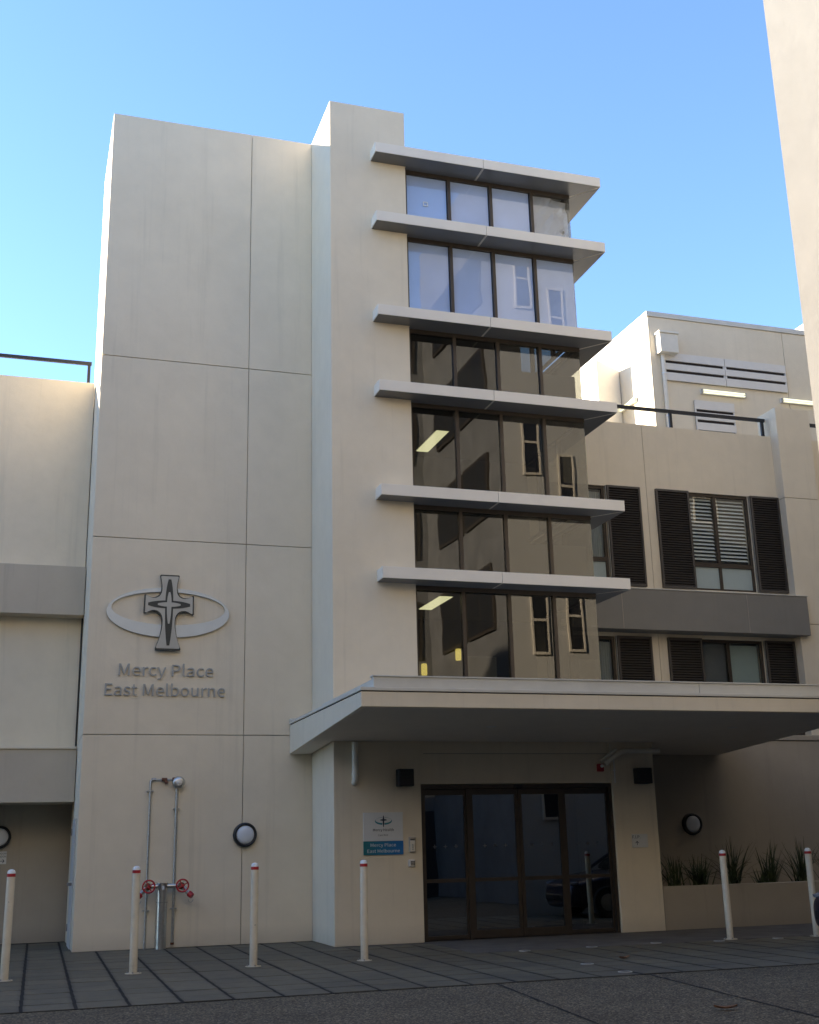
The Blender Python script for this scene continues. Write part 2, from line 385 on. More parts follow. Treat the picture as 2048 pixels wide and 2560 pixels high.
def text_bm(s, x0, x1, zbase, cap, y, thick):
    cu = bpy.data.curves.new('t', 'FONT'); cu.body = s
    if FONT: cu.font = FONT
    cu.extrude = 0.5; cu.resolution_u = 3; cu.size = 10
    me = curve_to_mesh(cu); xs = [v.co.x for v in me.vertices]; a, b = min(xs), max(xs)
    ymax = max(v.co.y for v in me.vertices); ymax *= 0.955 if any(c in 'lbthkdf' for c in s) else 1.0
    bm = bmesh.new(); bm.from_mesh(me); bpy.data.meshes.remove(me)
    bmesh.ops.remove_doubles(bm, verts=bm.verts, dist=1e-4)
    kx = (x1-x0)/(b-a); kz = cap/ymax
    for v in bm.verts: v.co = Vector((x0+(v.co.x-a)*kx, y - v.co.z*thick, zbase + v.co.y*kz))
    return bm
def text_part(name, s, x0, x1, zbase, cap, y, thick, mat, parent):
    return finish(name, text_bm(s, x0, x1, zbase, cap, y, thick), mat, parent)
def letters(s, x0, x1, zbase, cap, y, thick, mat, parent):
    bm = text_bm(s, x0, x1, zbase, cap, y, thick); bm.verts.ensure_lookup_table()
    seen = set(); comps = []
    for v in bm.verts:
        if v in seen: continue
        st = [v]; comp = []; seen.add(v)
        while st:
            w = st.pop(); comp.append(w)
            for e in w.link_edges:
                o = e.other_vert(w)
                if o not in seen: seen.add(o); st.append(o)
        comps.append(comp)
    for comp in sorted(comps, key=lambda c: min(v.co.x for v in c)):
        nb = bmesh.new(); mp = {v: nb.verts.new(v.co) for v in comp}; cs = set(comp)
        for f in bm.faces:
            if f.verts[0] in cs: nb.faces.new([mp[v] for v in f.verts])
        finish('letter', nb, mat, parent)
    bm.free()
def structure(o): o['kind'] = 'structure'; return o

# ------------------------------------------------------------------ ground
bm = bmesh.new(); bmesh.ops.create_grid(bm, x_segments=1, y_segments=1, size=450)
bmesh.ops.translate(bm, verts=bm.verts, vec=(0, 60, -0.012))
road = structure(finish('road', bm, 'road'))
for a, b, seed in [((5.33, 13.46), (4.60, 7.2), 1), ((7.27, 13.46), (6.45, 6.5), 2)]:   # saw-cut control joints
    rnd = random.Random(seed); bm = bmesh.new(); pr = None
    for i in range(33):
        t = i/32; x = a[0]+(b[0]-a[0])*t + rnd.uniform(-.006, .006); y = a[1]+(b[1]-a[1])*t; w = rnd.uniform(.011, .022)
        cur = (bm.verts.new((x-w, y, -0.008)), bm.verts.new((x+w, y, -0.008)))
        if pr: bm.faces.new((pr[0], pr[1], cur[1], cur[0]))
        pr = cur
    finish('control_joint', bm, 'bed', road)
P = 0.541; X0 = 0.167; Y0 = 13.5
bm = bmesh.new(); addbox(bm, -40, 30, Y0, 21.3, -0.10, -0.006); addbox(bm, -40, 0.99, 21.3, 24.1, -0.10, -0.006)
pave = structure(finish('pavement', bm, 'bed'))
bm = bmesh.new(); addbox(bm, -P/2+.019, P/2-.019, -P/2+.010, P/2-.010, -0.010, 0.0, 0.003); proto = None
rest = []
for r in range(20):
    y = Y0 + (r+.5)*P
    for c in range(-60, 52):
        x = X0 + (c+.5)*P + 0.0172*(y-Y0)
        if r >= 15 and x > 1.25: continue
        if r == 14 and x > 5.2: continue
        if r >= 19: continue
        if r >= 7 and x > 6.75: continue
        if x > 5.25 and y > 19.3: continue
        if x < -1.0 or x > 13.4: 
            rest.append((x, y)); continue
        dz = random.uniform(-.0016, .0016); rot = (random.uniform(-.003, .003), random.uniform(-.003, .003), random.uniform(-.006, .006))
        if proto is None:
            for v in bm.verts: pass
            proto = finish('paver', bm, 'paver', pave, origin=(0, 0, 0)); proto.location = Vector((x, y, dz)) - WPOS[pave.name]; proto.rotation_euler = rot
        else: inst('paver', proto, (x, y, dz), pave, rot)
bm = bmesh.new()
for x, y in rest: addbox(bm, x-P/2+.008, x+P/2-.008, y-P/2+.008, y+P/2-.008, -0.010, random.uniform(-.0016, .0016))
far = finish('paver_field', bm, 'paver', pave); far['kind'] = 'stuff'
structure(box('landing_slab', 6.52, 24, Y0+7*P+.01, 19.75, -0.08, 0.002, 'slab', None, 0.004))
structure(box('threshold_strip', 4.99, 6.5, 19.35, 19.66, -0.08, -0.001, 'slab'))

# ------------------------------------------------------------------ stair tower (blank render tower, pier and glazed bay)
T = thing('stair_tower', 'tall cream rendered tower with glazed bay and six projecting sunshade ledges', 'building', (1.0, 21.2, 0))
box('tower_core', 1.03, 4.99, 21.235, 23.82, 0, 15.60, 'joint', T)
zb = [0.0, 3.493, 6.983, 10.485, 15.65]; g = 0.006
for i in range(4):
    z0 = zb[i] + (g if i else 0); z1 = zb[i+1] - (g if i < 3 else 0)
    box('wall_panel', 1.0, 3.757-g, 21.2, 21.24, z0, z1, 'wall', T, 0.006)
    box('wall_panel', 3.757+g, 5.0, 21.2, 21.24, z0, z1, 'wall', T, 0.006)
    box('side_panel', 1.0, 1.035, 21.246, 23.84, z0, z1, 'wall', T, 0.006)
box('parapet_coping', 1.05, 4.99, 21.26, 23.8, 15.60, 15.645, 'cap', T)
box('pier', 5.003, 6.53, 19.65, 22.93, 0, 15.66, 'wall', T, 0.008)
box('rear_block', 6.54, 10.1, 22.96, 28.0, 10.46, 14.4, 'wall', T)
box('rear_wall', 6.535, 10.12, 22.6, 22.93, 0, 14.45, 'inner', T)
# plain steel door in the side of the tower
d = box('side_door', 0.975, 0.998, 21.72, 22.66, 0.01, 2.12, 'door_paint', T, 0.003)
box('door_handle', 0.90, 0.972, 21.80, 21.93, 1.02, 1.07, 'bolt', d, 0.006)
for z in (0.25, 1.85): box('hinge', 0.955, 0.972, 22.60, 22.66, z, z+0.12, 'bolt', d)
# lobby
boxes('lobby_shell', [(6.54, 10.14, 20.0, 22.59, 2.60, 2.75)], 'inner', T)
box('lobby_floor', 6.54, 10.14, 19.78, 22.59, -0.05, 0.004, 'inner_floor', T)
box('lintel_wall', 6.534, 10.146, 19.685, 19.99, 2.545, 3.88, 'wall', T)
box('lintel_groove', 6.60, 10.10, 19.679, 19.687, 3.05, 3.062, 'joint', T)
box('entrance_pillar', 10.15, 11.0, 19.65, 21.22, 0, 3.90, 'wall', T, 0.008)
# floor plates behind the glass
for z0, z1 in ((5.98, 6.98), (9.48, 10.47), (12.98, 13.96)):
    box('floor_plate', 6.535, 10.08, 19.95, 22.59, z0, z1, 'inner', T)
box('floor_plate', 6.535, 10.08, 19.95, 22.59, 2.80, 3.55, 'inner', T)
box('bay_roof', 6.535, 10.13, 19.83, 22.59, 14.46, 14.62, 'cap', T)
SH = [14.451, 12.973, 11.028, 9.526, 7.540, 6.030]; TH = 0.205
rows = [(SH[1]+TH, SH[0]), (SH[2]+TH, SH[1]), (SH[3]+TH, SH[2]), (SH[4]+TH, SH[3]), (SH[5]+TH, SH[4]), (3.885, SH[5])]
for i, z in enumerate(SH):
    core = prism('sunshade', [(5.83, 19.31), (10.60, 19.31), (10.60, 22.93), (10.17, 22.93), (10.17, 19.83), (6.545, 19.83), (6.545, 19.646), (5.83, 19.646)], z+.012, z+TH-.012, 'slot', T)
    e = 0.004
    for poly in ([(5.81, 19.29), (8.05-e, 19.29), (8.05-e, 19.82), (6.54, 19.82), (6.54, 19.648), (5.81, 19.648)],
                 [(8.05+e, 19.29), (10.62-e, 19.29), (10.16-e, 19.82), (8.05+e, 19.82)],
                 [(10.62, 19.29+e), (10.62, 22.94), (10.16, 22.94), (10.16, 19.82+e)]):
        prism('cladding_panel', poly, z, z+TH, 'alu', core, 0.003)
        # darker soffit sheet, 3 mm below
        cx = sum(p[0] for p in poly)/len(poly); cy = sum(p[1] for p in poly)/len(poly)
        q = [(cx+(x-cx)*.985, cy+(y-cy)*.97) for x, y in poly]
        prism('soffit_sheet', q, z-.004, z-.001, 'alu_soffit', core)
mull = [7.47, 8.368, 9.265]
for i, (z0, z1) in enumerate(rows):
    fr = boxes('window', [(6.535, 10.13, 19.76, 19.86, z1-.085, z1-.003), (6.535, 10.13, 19.76, 19.86, z0+.002, z0+.05), (6.535, 6.585, 19.76, 19.86, z0+.05, z1-.085),
                          (10.06, 10.135, 19.87, 22.92, z1-.085, z1-.003), (10.06, 10.135, 19.87, 22.92, z0+.002, z0+.05)], 'bronze', T)
    for x in mull: box('mullion', x-.032, x+.032, 19.75, 19.87, z0+.05, z1-.085, 'bronze', fr)
    for y in (20.9, 21.95): box('mullion', 10.055, 10.145, y-.03, y+.03, z0+.05, z1-.085, 'bronze', fr)
    xs = [6.585] + mull + [10.139]
    for k in range(4):
        a = xs[k] + (.032 if k else 0); b = xs[k+1] - (.032 if k < 3 else 0)
        box('pane', a, b, 19.795, 19.803, z0+.05, z1-.085, 'clear_glass' if i < 2 else 'glass', fr)
        if i < 2:
            if i == 0 and k == 3: continue
            box('privacy_film', a+.005, b-.012, 19.812, 19.815, z0+.05, z1-.085, 'film', fr)
    ys = [19.805, 20.87, 20.93, 21.92, 21.98, 22.90]
    for k in range(3): box('side_pane', 10.131, 10.139, ys[2*k], ys[2*k+1], z0+.05, z1-.085, 'glass', fr)
    if i == 0:   # loose, crumpled film in the last pane
        bm = bmesh.new(); nx, nz = 9, 9; rnd = random.Random(5); gr = []
        for a in range(nx):
            col = []
            for b in range(nz):
                u, v = a/(nx-1), b/(nz-1)
                x = 9.30 + u*.82; zz = z0+.06 + v*(z1-z0-.16)
                d = .02 + abs(rnd.gauss(0, 1))*.035*(0.35+u) + (.14*max(0, u-.55)*v if v > .4 else 0)
                col.append(bm.verts.new((x + (rnd.uniform(-.03, .03) if 0 < a < nx-1 else 0), 19.81 + d, zz)))
            gr.append(col)
        for a in range(nx-1):
            for b in range(nz-1):
                bm.faces.new((gr[a][b], gr[a+1][b], gr[a+1][b+1])); bm.faces.new((gr[a][b], gr[a+1][b+1], gr[a][b+1]))
        bmesh.ops.solidify(bm, geom=list(bm.faces), thickness=0.002)
        finish('peeling_film', bm, 'film_loose', fr)
        vt = boxes('vent_plate', [(6.93, 7.03, 19.787, 19.794, 13.72, 13.735), (6.93, 7.03, 19.787, 19.794, 13.80, 13.815), (6.93, 6.945, 19.787, 19.794, 13.735, 13.80), (7.015, 7.03, 19.787, 19.794, 13.735, 13.80)], 'white', fr)
# interior pieces seen through the lowest row
box('notice_board', 8.55, 9.20, 22.55, 22.595, 3.6, 5.24, 'pvc', T, 0.01)
# automatic entrance doors
ent = boxes('entrance_frame', [(6.54, 10.145, 19.70, 19.83, 2.465, 2.535), (6.54, 6.60, 19.70, 19.83, 0.004, 2.465), (10.09, 10.145, 19.70, 19.83, 0.004, 2.465),
                               (7.375, 7.43, 19.735, 19.83, 0.004, 2.465), (9.17, 9.225, 19.735, 19.83, 0.004, 2.465)], 'bronze', T)
def leaf(x0, x1, y, name, st, bot):
    f = boxes(name, [(x0, x0+st, y, y+.045, 0.02, 2.46), (x1-st, x1, y, y+.045, 0.02, 2.46), (x0+st, x1-st, y, y+.045, 2.36, 2.46), (x0+st, x1-st, y, y+.045, 0.02, bot), (x0+st, x1-st, y, y+.045, .925, .985)], 'bronze', T)
    box('pane', x0+st, x1-st, y+.018, y+.026, bot, .925, 'door_glass', f); box('pane', x0+st, x1-st, y+.018, y+.026, .985, 2.36, 'door_glass', f)
    c = (x0+x1)/2
    for k in (-1, 0, 1):
        bm = bmesh.new(); cx = c + k*.19
        addbox(bm, cx-.035, cx+.035, y+.0135, y+.0155, 1.505, 1.517); addbox(bm, cx-.007, cx+.007, y+.0135, y+.0155, 1.48, 1.545)
        finish('safety_marking', bm, 'ink_grey', f)
leaf(6.60, 7.375, 19.775, 'fixed_sidelight', .035, .08)
leaf(7.43, 8.335, 19.735, 'sliding_door', .06, .15)
leaf(8.345, 9.17, 19.735, 'sliding_door', .06, .15)
leaf(9.225, 10.09, 19.775, 'fixed_sidelight', .035, .08)
box('door_sensor', 8.27, 8.41, 19.66, 19.70, 2.46, 2.53, 'black', ent, 0.008)
# lamps inside
for (x0, x1, y0, y1, z, lab) in ((7.20, 7.48, 20.30, 21.56, 5.975, 'lit ceiling panel seen through the lowest row of stair windows'), (7.47, 7.75, 20.95, 22.27, 9.475, 'lit ceiling panel seen through the fourth row of windows down')):
    t = thing('ceiling_light', lab, 'light', (x0, y0, z-.02))
    box('diffuser', x0+.015, x1-.015, y0+.015, y1-.015, z-.018, z-.008, 'lamp_panel', t); box('trim', x0, x1, y0, y1, z-.007, z, 'white', t)
for x, z, lab in ((8.36, 5.14, 'yellow glowing wall lamp inside lowest windows, the upper one'), (7.62, 4.82, 'yellow glowing wall lamp inside lowest windows, the lower one by the pier')):
    t = thing('wall_lamp', lab, 'light', (x, 22.5, z))
    bm = bmesh.new(); lathe(bm, [(.0, 0), (.055, .005), (.06, .05), (.06, .20), (.05, .235), (0, .24)], (x, 22.53, z)); finish('lamp_shade', bm, 'lamp_warm', t, True)
    box('bracket', x-.02, x+.02, 22.575, 22.598, z+.08, z+.14, 'black', t)

# ------------------------------------------------------------------ entrance canopy
CN = thing('entrance_canopy', 'flat cream entrance canopy with tapered soffit over the glass doors', 'canopy', (4.59, 16.41, 3.1))
sof = lambda x, y: 3.458 - 0.0608*(y-16.41)
foot = [(4.59, 16.41), (13.4, 16.41), (13.4, 21.23), (11.02, 21.23), (11.02, 19.635), (4.99, 19.635), (4.99, 21.19), (4.59, 21.19)]
prism('canopy_slab', foot, sof, 3.672, 'wall', CN, 0.006)
inset = [(4.62, 16.44), (13.37, 16.44), (13.37, 21.2), (11.05, 21.2), (11.05, 19.6), (4.96, 19.6), (4.96, 21.16), (4.62, 21.16)]
prism('soffit_lining', inset, lambda x, y: sof(x, y)-.008, lambda x, y: sof(x, y)-.003, 'soffit', CN)
prism('drip_groove', [(4.605, 16.425), (13.385, 16.425), (13.385, 21.19), (11.03, 21.19), (11.03, 19.63), (4.985, 19.63), (4.985, 21.18), (4.605, 21.18)], 3.672, 3.688, 'slot', CN)
prism('edge_flashing', [(4.575, 16.395), (13.415, 16.395), (13.415, 21.21), (11.03, 21.21), (11.03, 19.632), (4.985, 19.632), (4.985, 21.185), (4.575, 21.185)], 3.688, 3.735, 'cap', CN, 0.004)
up_ = boxes('roof_upstand', [(4.80, 10.15, 16.49, 16.62, 3.736, 3.90), (10.158, 13.3, 16.49, 16.62, 3.736, 3.90), (4.80, 4.92, 16.62, 19.6, 3.736, 3.87)], 'cap', CN, 0.004)
box('upstand_capping', 4.785, 13.31, 16.475, 16.63, 3.901, 3.922, 'cap', CN, 0.003)
box('gutter_end', 4.575, 4.66, 21.0, 21.18, 3.737, 3.78, 'cap', CN, 0.004)
for x, y in ((7.2, 18.0), (9.3, 18.1), (11.6, 17.9)):
    bm = bmesh.new(); z = sof(x, y)-.009
    lathe(bm, [(.0, -.010), (.05, -.010), (.085, -.006), (.09, 0), (.0, 0)], (x, y, z)); finish('downlight', bm, 'white', CN, True)

# ------------------------------------------------------------------ left wing
L = thing('building_wing', 'lower cream wing with grey bands beside the left face of the tower', 'building', (-18, 23.2, 0))
XR = 0.985
box('upper_wall', -36, XR, 23.2, 23.55, 6.815, 10.69, 'wall', L, 0.006)
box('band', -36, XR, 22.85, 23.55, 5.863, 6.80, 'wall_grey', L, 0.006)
box('middle_wall', -36, XR-.02, 23.2, 23.55, 3.43, 5.86, 'wall', L)
box('end_trim', XR-.018, XR, 23.17, 23.25, 3.43, 5.86, 'rail', L)
box('ledge', -36, XR, 22.82, 23.5, 3.385, 3.425, 'wall', L, 0.004)
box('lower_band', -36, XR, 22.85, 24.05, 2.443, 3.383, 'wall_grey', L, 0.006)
box('ground_wall', -36, 2.0, 24.06, 24.4, -.05, 3.38, 'wall_shaded', L)  # recess shade is put into the wall colour
box('wing_body', -36, 10.1, 24.41, 33, -.05, 10.3, 'wall', L)
box('added_shade_block', -36, -15, 22.9, 27.0, 10.7, 17.0, 'wall', L, 0.006)  # out-of-view block added to keep sun off the court ground
box('roof_deck', -36, XR-.02, 23.56, 24.405, 10.0, 10.29, 'cap', L)
rl = thing('roof_railing', 'dark steel rail above the cream wing beside the tower', 'railing', (-10, 23.35, 10.69))
box('top_rail', -14.9, 0.91, 23.32, 23.38, 11.125, 11.195, 'rail', rl, 0.004)
for x in (0.86, -1.64, -4.14, -6.64, -9.14, -11.64, -14.2): box('post', x-.03, x+.03, 23.325, 23.375, 10.69, 11.125, 'rail', rl)

# ------------------------------------------------------------------ right wing
Wg = thing('building_wing', 'cream wing with brown louvred shutters between glazed bay and pilaster', 'building', (14, 22.95, 0))
hA = [(10.6, 12.15, 6.95, 9.25), (10.6, 12.15, 3.6, 5.83)]; hB = [(14.28, 15.875, 6.95, 9.25), (14.28, 15.875, 3.6, 5.83)]
wall_grid('wing_wall', 10.15, 13.208, 3.0, 10.8, 22.95, 23.2, hA, 'wall', Wg)
wall_grid('wing_wall', 13.222, 24, 3.0, 10.8, 22.95, 23.2, hB, 'wall', Wg)
box('joint_strip', 13.2, 13.23, 22.965, 23.19, 3.0, 10.78, 'joint', Wg)
fa = box('balcony_fascia', 10.66, 16.86, 22.5, 22.94, 5.91, 6.80, 'wall_dark', Wg, 0.006)
box('fascia_capping', 10.66, 16.88, 22.485, 22.945, 6.803, 6.825, 'cap', fa, 0.003)
for x in (12.15, 15.27): box('fascia_joint', x-.006, x+.006, 22.496, 22.502, 5.93, 6.79, 'joint', fa)
pl = box('pilaster', 16.69, 17.63, 22.66, 23.4, 9.206, 11.45, 'wall', Wg, 0.008)
box('pilaster', 16.69, 17.63, 22.66, 23.4, 6.206, 9.194, 'wall', Wg, 0.008)
box('pilaster', 16.69, 17.63, 22.66, 23.4, 3.0, 6.194, 'wall', Wg, 0.008)
box('pilaster_core', 16.71, 17.61, 22.68, 23.38, 3.0, 11.4, 'joint', Wg)
box('wing_body', 10.15, 24, 23.9, 33, -.05, 10.3, 'inner', Wg)
box('roof_deck', 10.15, 24, 23.21, 33, 10.31, 10.45, 'cap', Wg)
box('ground_wall', 11.01, 24, 21.25, 21.55, -.05, 3.44, 'wall_shaded', Wg)  # darker colour carries the shade behind the garden bed
box('wall_coping', 13.42, 24, 21.225, 21.58, 3.455, 3.56, 'wall_shaded', Wg, 0.006)
box('lean_roof', 11.01, 24, 21.56, 22.94, 3.2, 3.4, 'cap', Wg)
slat_src = {}
def shutter(x0, x1, z0, z1):
    y0 = 22.872
    f = boxes('shutter', [(x0, x0+.045, y0, y0+.06, z0, z1), (x1-.045, x1, y0, y0+.06, z0, z1), (x0+.045, x1-.045, y0, y0+.06, z1-.05, z1), (x0+.045, x1-.045, y0, y0+.06, z0, z0+.05)], 'shutter', Wg)
    n = int((z1-z0-.1)/.056); ln = x1-x0-.09
    key = round(ln, 3)
    for k in range(n):
        zc = z0+.05+.028 + k*.056
        if key not in slat_src:
            b = bmesh.new(); addbox(b, -ln/2, ln/2, -.030, .030, -.004, .004)
            s = finish('slat', b, 'shutter', f, origin=(0, 0, 0)); s.location = Vector(((x0+x1)/2, y0+.03, zc)) - WPOS[f.name]; s.rotation_euler = (R(38), 0, 0); slat_src[key] = s
        else: inst('slat', slat_src[key], ((x0+x1)/2, y0+.03, zc), f, (R(38), 0, 0))
    box('backing', x0+.03, x1-.03, y0+.062, y0+.070, z0+.02, z1-.02, 'slot', f)
blind_src = {}
def window(x0, x1, z0, z1, tr, mx, y=23.02, blinds=True, lower='frost'):
    f = boxes('window', [(x0, x0+.06, y-.03, y+.04, z0, z1), (x1-.06, x1, y-.03, y+.04, z0, z1), (x0+.06, x1-.06, y-.03, y+.04, z1-.07, z1), (x0+.06, x1-.06, y-.03, y+.04, z0, z0+.05), (mx-.035, mx+.035, y-.03, y+.04, z0+.05, z1-.07)]
              + ([(x0+.06, mx-.035, y-.03, y+.04, tr-.05, tr+.05), (mx+.035, x1-.06, y-.03, y+.04, tr-.05, tr+.05)] if tr else []), 'bronze', Wg)
    spans = [(x0+.06, mx-.035), (mx+.035, x1-.06)]
    for a, b in spans:
        zt = tr+.05 if tr else z0+.05
        box('pane', a, b, y+.002, y+.010, zt, z1-.07, 'win_glass', f)
        if tr: box('lower_pane', a, b, y+.002, y+.010, z0+.05, tr-.05, lower, f)
        if blinds:
            ln = round(b-a-.06, 3); n = int((z1-.10-zt)/.088)
            for k in range(n):
                zc = z1-.13-k*.088; w = ((a+b)/2 + .02, y+.075, zc)
                if ln not in blind_src:
                    bb = bmesh.new(); addbox(bb, -ln/2, ln/2, -.042, .042, -.0035, .0035)
                    s = finish('blind_slat', bb, 'blind', f, origin=(0, 0, 0)); s.location = Vector(w)-WPOS[f.name]; s.rotation_euler = (R(42), 0, 0); blind_src[ln] = s
                else: inst('blind_slat', blind_src[ln], w, f, (R(42), 0, 0))
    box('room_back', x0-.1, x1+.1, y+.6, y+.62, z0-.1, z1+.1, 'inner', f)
    return f
for z0, z1, tr in ((6.95, 9.25, 7.55), (3.62, 5.83, None)):
    wA = window(10.62, 12.15, z0, z1, tr, 11.2, blinds=False)
    bm = bmesh.new(); prv = None    # curtain folds
    for k in range(15):
        x = 11.72 + k*.028; y = 23.13 + (.022 if k % 2 else -.022)
        cur = [bm.verts.new((x, y, z0+.15)), bm.verts.new((x, y, z1-.1))]
        if prv: bm.faces.new((prv[0], cur[0], cur[1], prv[1]))
        prv = cur
    bmesh.ops.solidify(bm, geom=list(bm.faces), thickness=.004); finish('curtain', bm, 'blind', wA)
    window(14.28, 15.875, z0, z1, tr, 14.99, blinds=(tr is not None))
    if tr is None:
        box('roller_blind', 14.36, 14.95, 23.10, 23.104, z0+.1, z1-.1, 'ink_grey', Wg); box('roller_blind', 15.03, 15.80, 23.10, 23.104, z0+.1, z1-.1, 'frost', Wg)
    shutter(12.175, 13.01, z0, z1); shutter(13.415, 14.262, z0, z1); shutter(15.90, 16.675, z0, z1)
    for x in (12.16, 15.886): box('shutter_guide', x-.008, x+.008, 22.90, 22.945, z0, z1, 'galv', Wg)
for xa, xb, posts, lab in ((10.7, 16.66, (11.6, 14.08, 16.58), 'dark steel rail above the shuttered wing parapet'), (17.66, 23.5, (17.75, 20.3, 22.8), 'dark steel rail beyond the wing pilaster')):
    rl = thing('roof_railing', lab, 'railing', ((xa+xb)/2, 23.08, 10.8))
    box('top_rail', xa, xb, 23.05, 23.11, 11.21, 11.29, 'rail', rl, 0.004)
    for x in posts: box('post', x-.035, x+.035, 23.055, 23.105, 10.8, 11.21, 'rail', rl)

# planter and its wall
PL = thing('planter', 'low cream rendered garden bed wall beside the entrance pillar', 'planter', (14, 19.68, 0))
box('planter_wall', 11.02, 24, 19.68, 19.88, -.05, 0.735, 'wall_shaded', PL, 0.008)  # cream wall, with the shade by the entrance painted in
box('soil', 11.02, 24, 19.89, 21.24, 0.0, 0.67, 'soil', PL)

# ------------------------------------------------------------------ rooftop plant room
PH = thing('rooftop_plant_room', 'cream plant room on the roof with louvred vents behind the rail', 'building', (17, 25.5, 10.45))
box('front_wall', 15.165, 19.27, 25.5, 25.7, 10.46, 14.93, 'wall', PH, 0.006); box('front_wall', 19.285, 24, 25.5, 25.7, 10.46, 14.93, 'wall', PH, 0.006)
box('side_wall', 15.13, 15.3, 25.505, 33, 10.46, 14.93, 'wall', PH, 0.006)
box('core', 15.31, 23.9, 25.71, 32.9, 10.46, 14.9, 'joint', PH)
box('roof_capping', 15.10, 24, 25.47, 33, 14.935, 15.075, 'cap', PH, 0.006)
def louvre(x0, x1, z0, z1, ns):
    h = (z1-z0)/(ns+1); gap = .08
    b = box('vent_louvre', x0, x1, 25.478, 25.497, z0, z1, 'slot', PH)
    for k in range(ns+1):
        a = z0 + k*h + (gap/2 if k else 0); c = z0 + (k+1)*h - (gap/2 if k < ns else 0)
        box('blade', x0-.01, x1+.01, 25.435, 25.477, a, c, 'galv_white', b, 0.004)
    for x in (x0, x1-.02): box('edge', x-.008, x+.028, 25.440, 25.477, z0+.005, z1-.005, 'galv_white', b)
louvre(15.46, 17.30, 13.14, 13.92, 2); louvre(17.335, 19.22, 13.14, 13.92, 2); louvre(16.30, 17.475, 11.5, 12.65, 3)
rh = boxes('rain_head', [(15.30, 15.83, 25.23, 25.49, 13.84, 14.37)], 'pvc', PH, 0.01); box('rain_head_lip', 15.27, 15.86, 25.20, 25.495, 14.372, 14.43, 'pvc', rh, 0.006)
pp = cyl('downpipe', (15.46, 25.435, 10.46), (15.46, 25.435, 13.84), .056, 'pvc', PH)
for z in (11.2, 12.1, 13.3): bm = bmesh.new(); lathe(bm, [(.056, 0), (.063, 0), (.063, .03), (.056, .03)], (15.46, 25.435, z)); finish('pipe_bracket', bm, 'white', pp)
prism('access_box', [(14.32, 27.0), (15.11, 27.2), (15.11, 31), (13.3, 31)], 10.46, lambda x, y: 14.22-.22*(x-14.32), 'galv_white', PH)
def fluoro(c, axis, lab):
    t = thing('batten_light', lab, 'light', c, 'fluorescent battens on the plant room')
    if axis == 'x':
        x, y, z = c; box('housing', x-.68, x+.68, y-.05, y, z-.06, z+.06, 'white', t, 0.006)
        for dz in (-.035, .035): cyl('tube', (x-.64, y-.075, z+dz), (x+.64, y-.075, z+dz), .019, 'tube', t, 10)
        for s in (-.655, .655): box('lampholder', x+s-.02, x+s+.02, y-.10, y-.05, z-.06, z+.06, 'galv', t, 0.004)
    else:
        x, y, z = c; box('housing', x-.05, x, y-.68, y+.68, z-.06, z+.06, 'white', t, 0.006)
        for dz in (-.035, .035): cyl('tube', (x-.075, y-.64, z+dz), (x-.075, y+.64, z+dz), .019, 'tube', t, 10)
        for s in (-.655, .655): box('lampholder', x-.10, x-.05, y+s-.02, y+s+.02, z-.06, z+.06, 'galv', t, 0.004)
fluoro((17.20, 25.492, 12.915), 'x', 'twin fluorescent batten light between the wide and the small louvre')
fluoro((19.66, 25.492, 12.90), 'x', 'twin fluorescent batten light beyond the wide louvre')
fluoro((15.122, 27.03, 12.89), 'y', 'twin fluorescent batten light on sunlit side wall of plant room')

# ------------------------------------------------------------------ buildings across the court (direct edge at right, what the glass mirrors, blocks added to shape light)
RB = thing('corner_building', 'tall sunlit cream corner building rising at the frame edge', 'building', (13, 12, 0))
prism('wall', [(10.84, 13.80), (24.0, 13.80), (24.0, 6), (13.2, 6), (13.2, 12.4), (12.05, 12.62)], -.05, 23.0, 'wall_corner', RB)
prism('rear_block', [(22, 5.99), (22, -5), (7.0, -5), (7.0, 1.5), (13.2, 1.5), (13.2, 5.99)], -.05, 20.0, 'brick', RB)
box('dim_recess_lining', 13.1, 13.195, 1.51, 12.44, 0, 22.9, 'brick', RB)  # dark lining added so the sunlit recess mirrors dim in the glass
def onface(name, a, b, t0, t1, z0, z1, off0, off1, mat, parent):
    ax, ay = a; bx, by = b; ln = math.hypot(bx-ax, by-ay); ux, uy = (bx-ax)/ln, (by-ay)/ln; nx, ny = -uy, ux   # outward normal on the left of a->b
    pts = [(ax+ux*t+nx*o, ay+uy*t+ny*o) for t, o in ((t0, off0), (t1, off0), (t1, off1), (t0, off1))]
    return prism(name, pts, z0, z1, mat, parent)
for x, wd, zs in ((11.45, .46, (2.9, 6.7, 11.2, 15.7, 20.0)), (12.40, .44, (6.8, 10.1, 14.7, 19.0)), (14.6, .9, (4.2, 8.2, 12.2, 16.2)), (17.4, .9, (4.2, 8.2, 12.2, 16.2)), (20.2, .9, (4.2, 8.2, 12.2, 16.2))):
    o_ = 0.0 if x < 14 else .034
    for z in zs:
        w = boxes('window', [(x, x+.045, 13.803+o_, 13.85+o_, z-.85, z+.85), (x+wd-.045, x+wd, 13.803+o_, 13.85+o_, z-.85, z+.85), (x+.045, x+wd-.045, 13.803+o_, 13.85+o_, z+.79, z+.85), (x+.045, x+wd-.045, 13.803+o_, 13.85+o_, z-.85, z-.79), (x+.045, x+wd-.045, 13.803+o_, 13.845+o_, z-.03, z+.03)], 'wall_grey', RB)
        for a, b in ((z-.79, z-.03), (z+.03, z+.79)): box('pane', x+.045, x+wd-.045, 13.804+o_, 13.82+o_, a, b, 'rail', w)
box('added_dark_facing', 14.0, 23.9, 13.801, 13.835, 0, 22.5, 'brick', RB)  # unseen dark facing added to cut bounce onto the shuttered wing
for x in (13.9,): box('wall_joint', x-.01, x+.01, 13.802, 13.806, 0, 22.9, 'joint', RB)
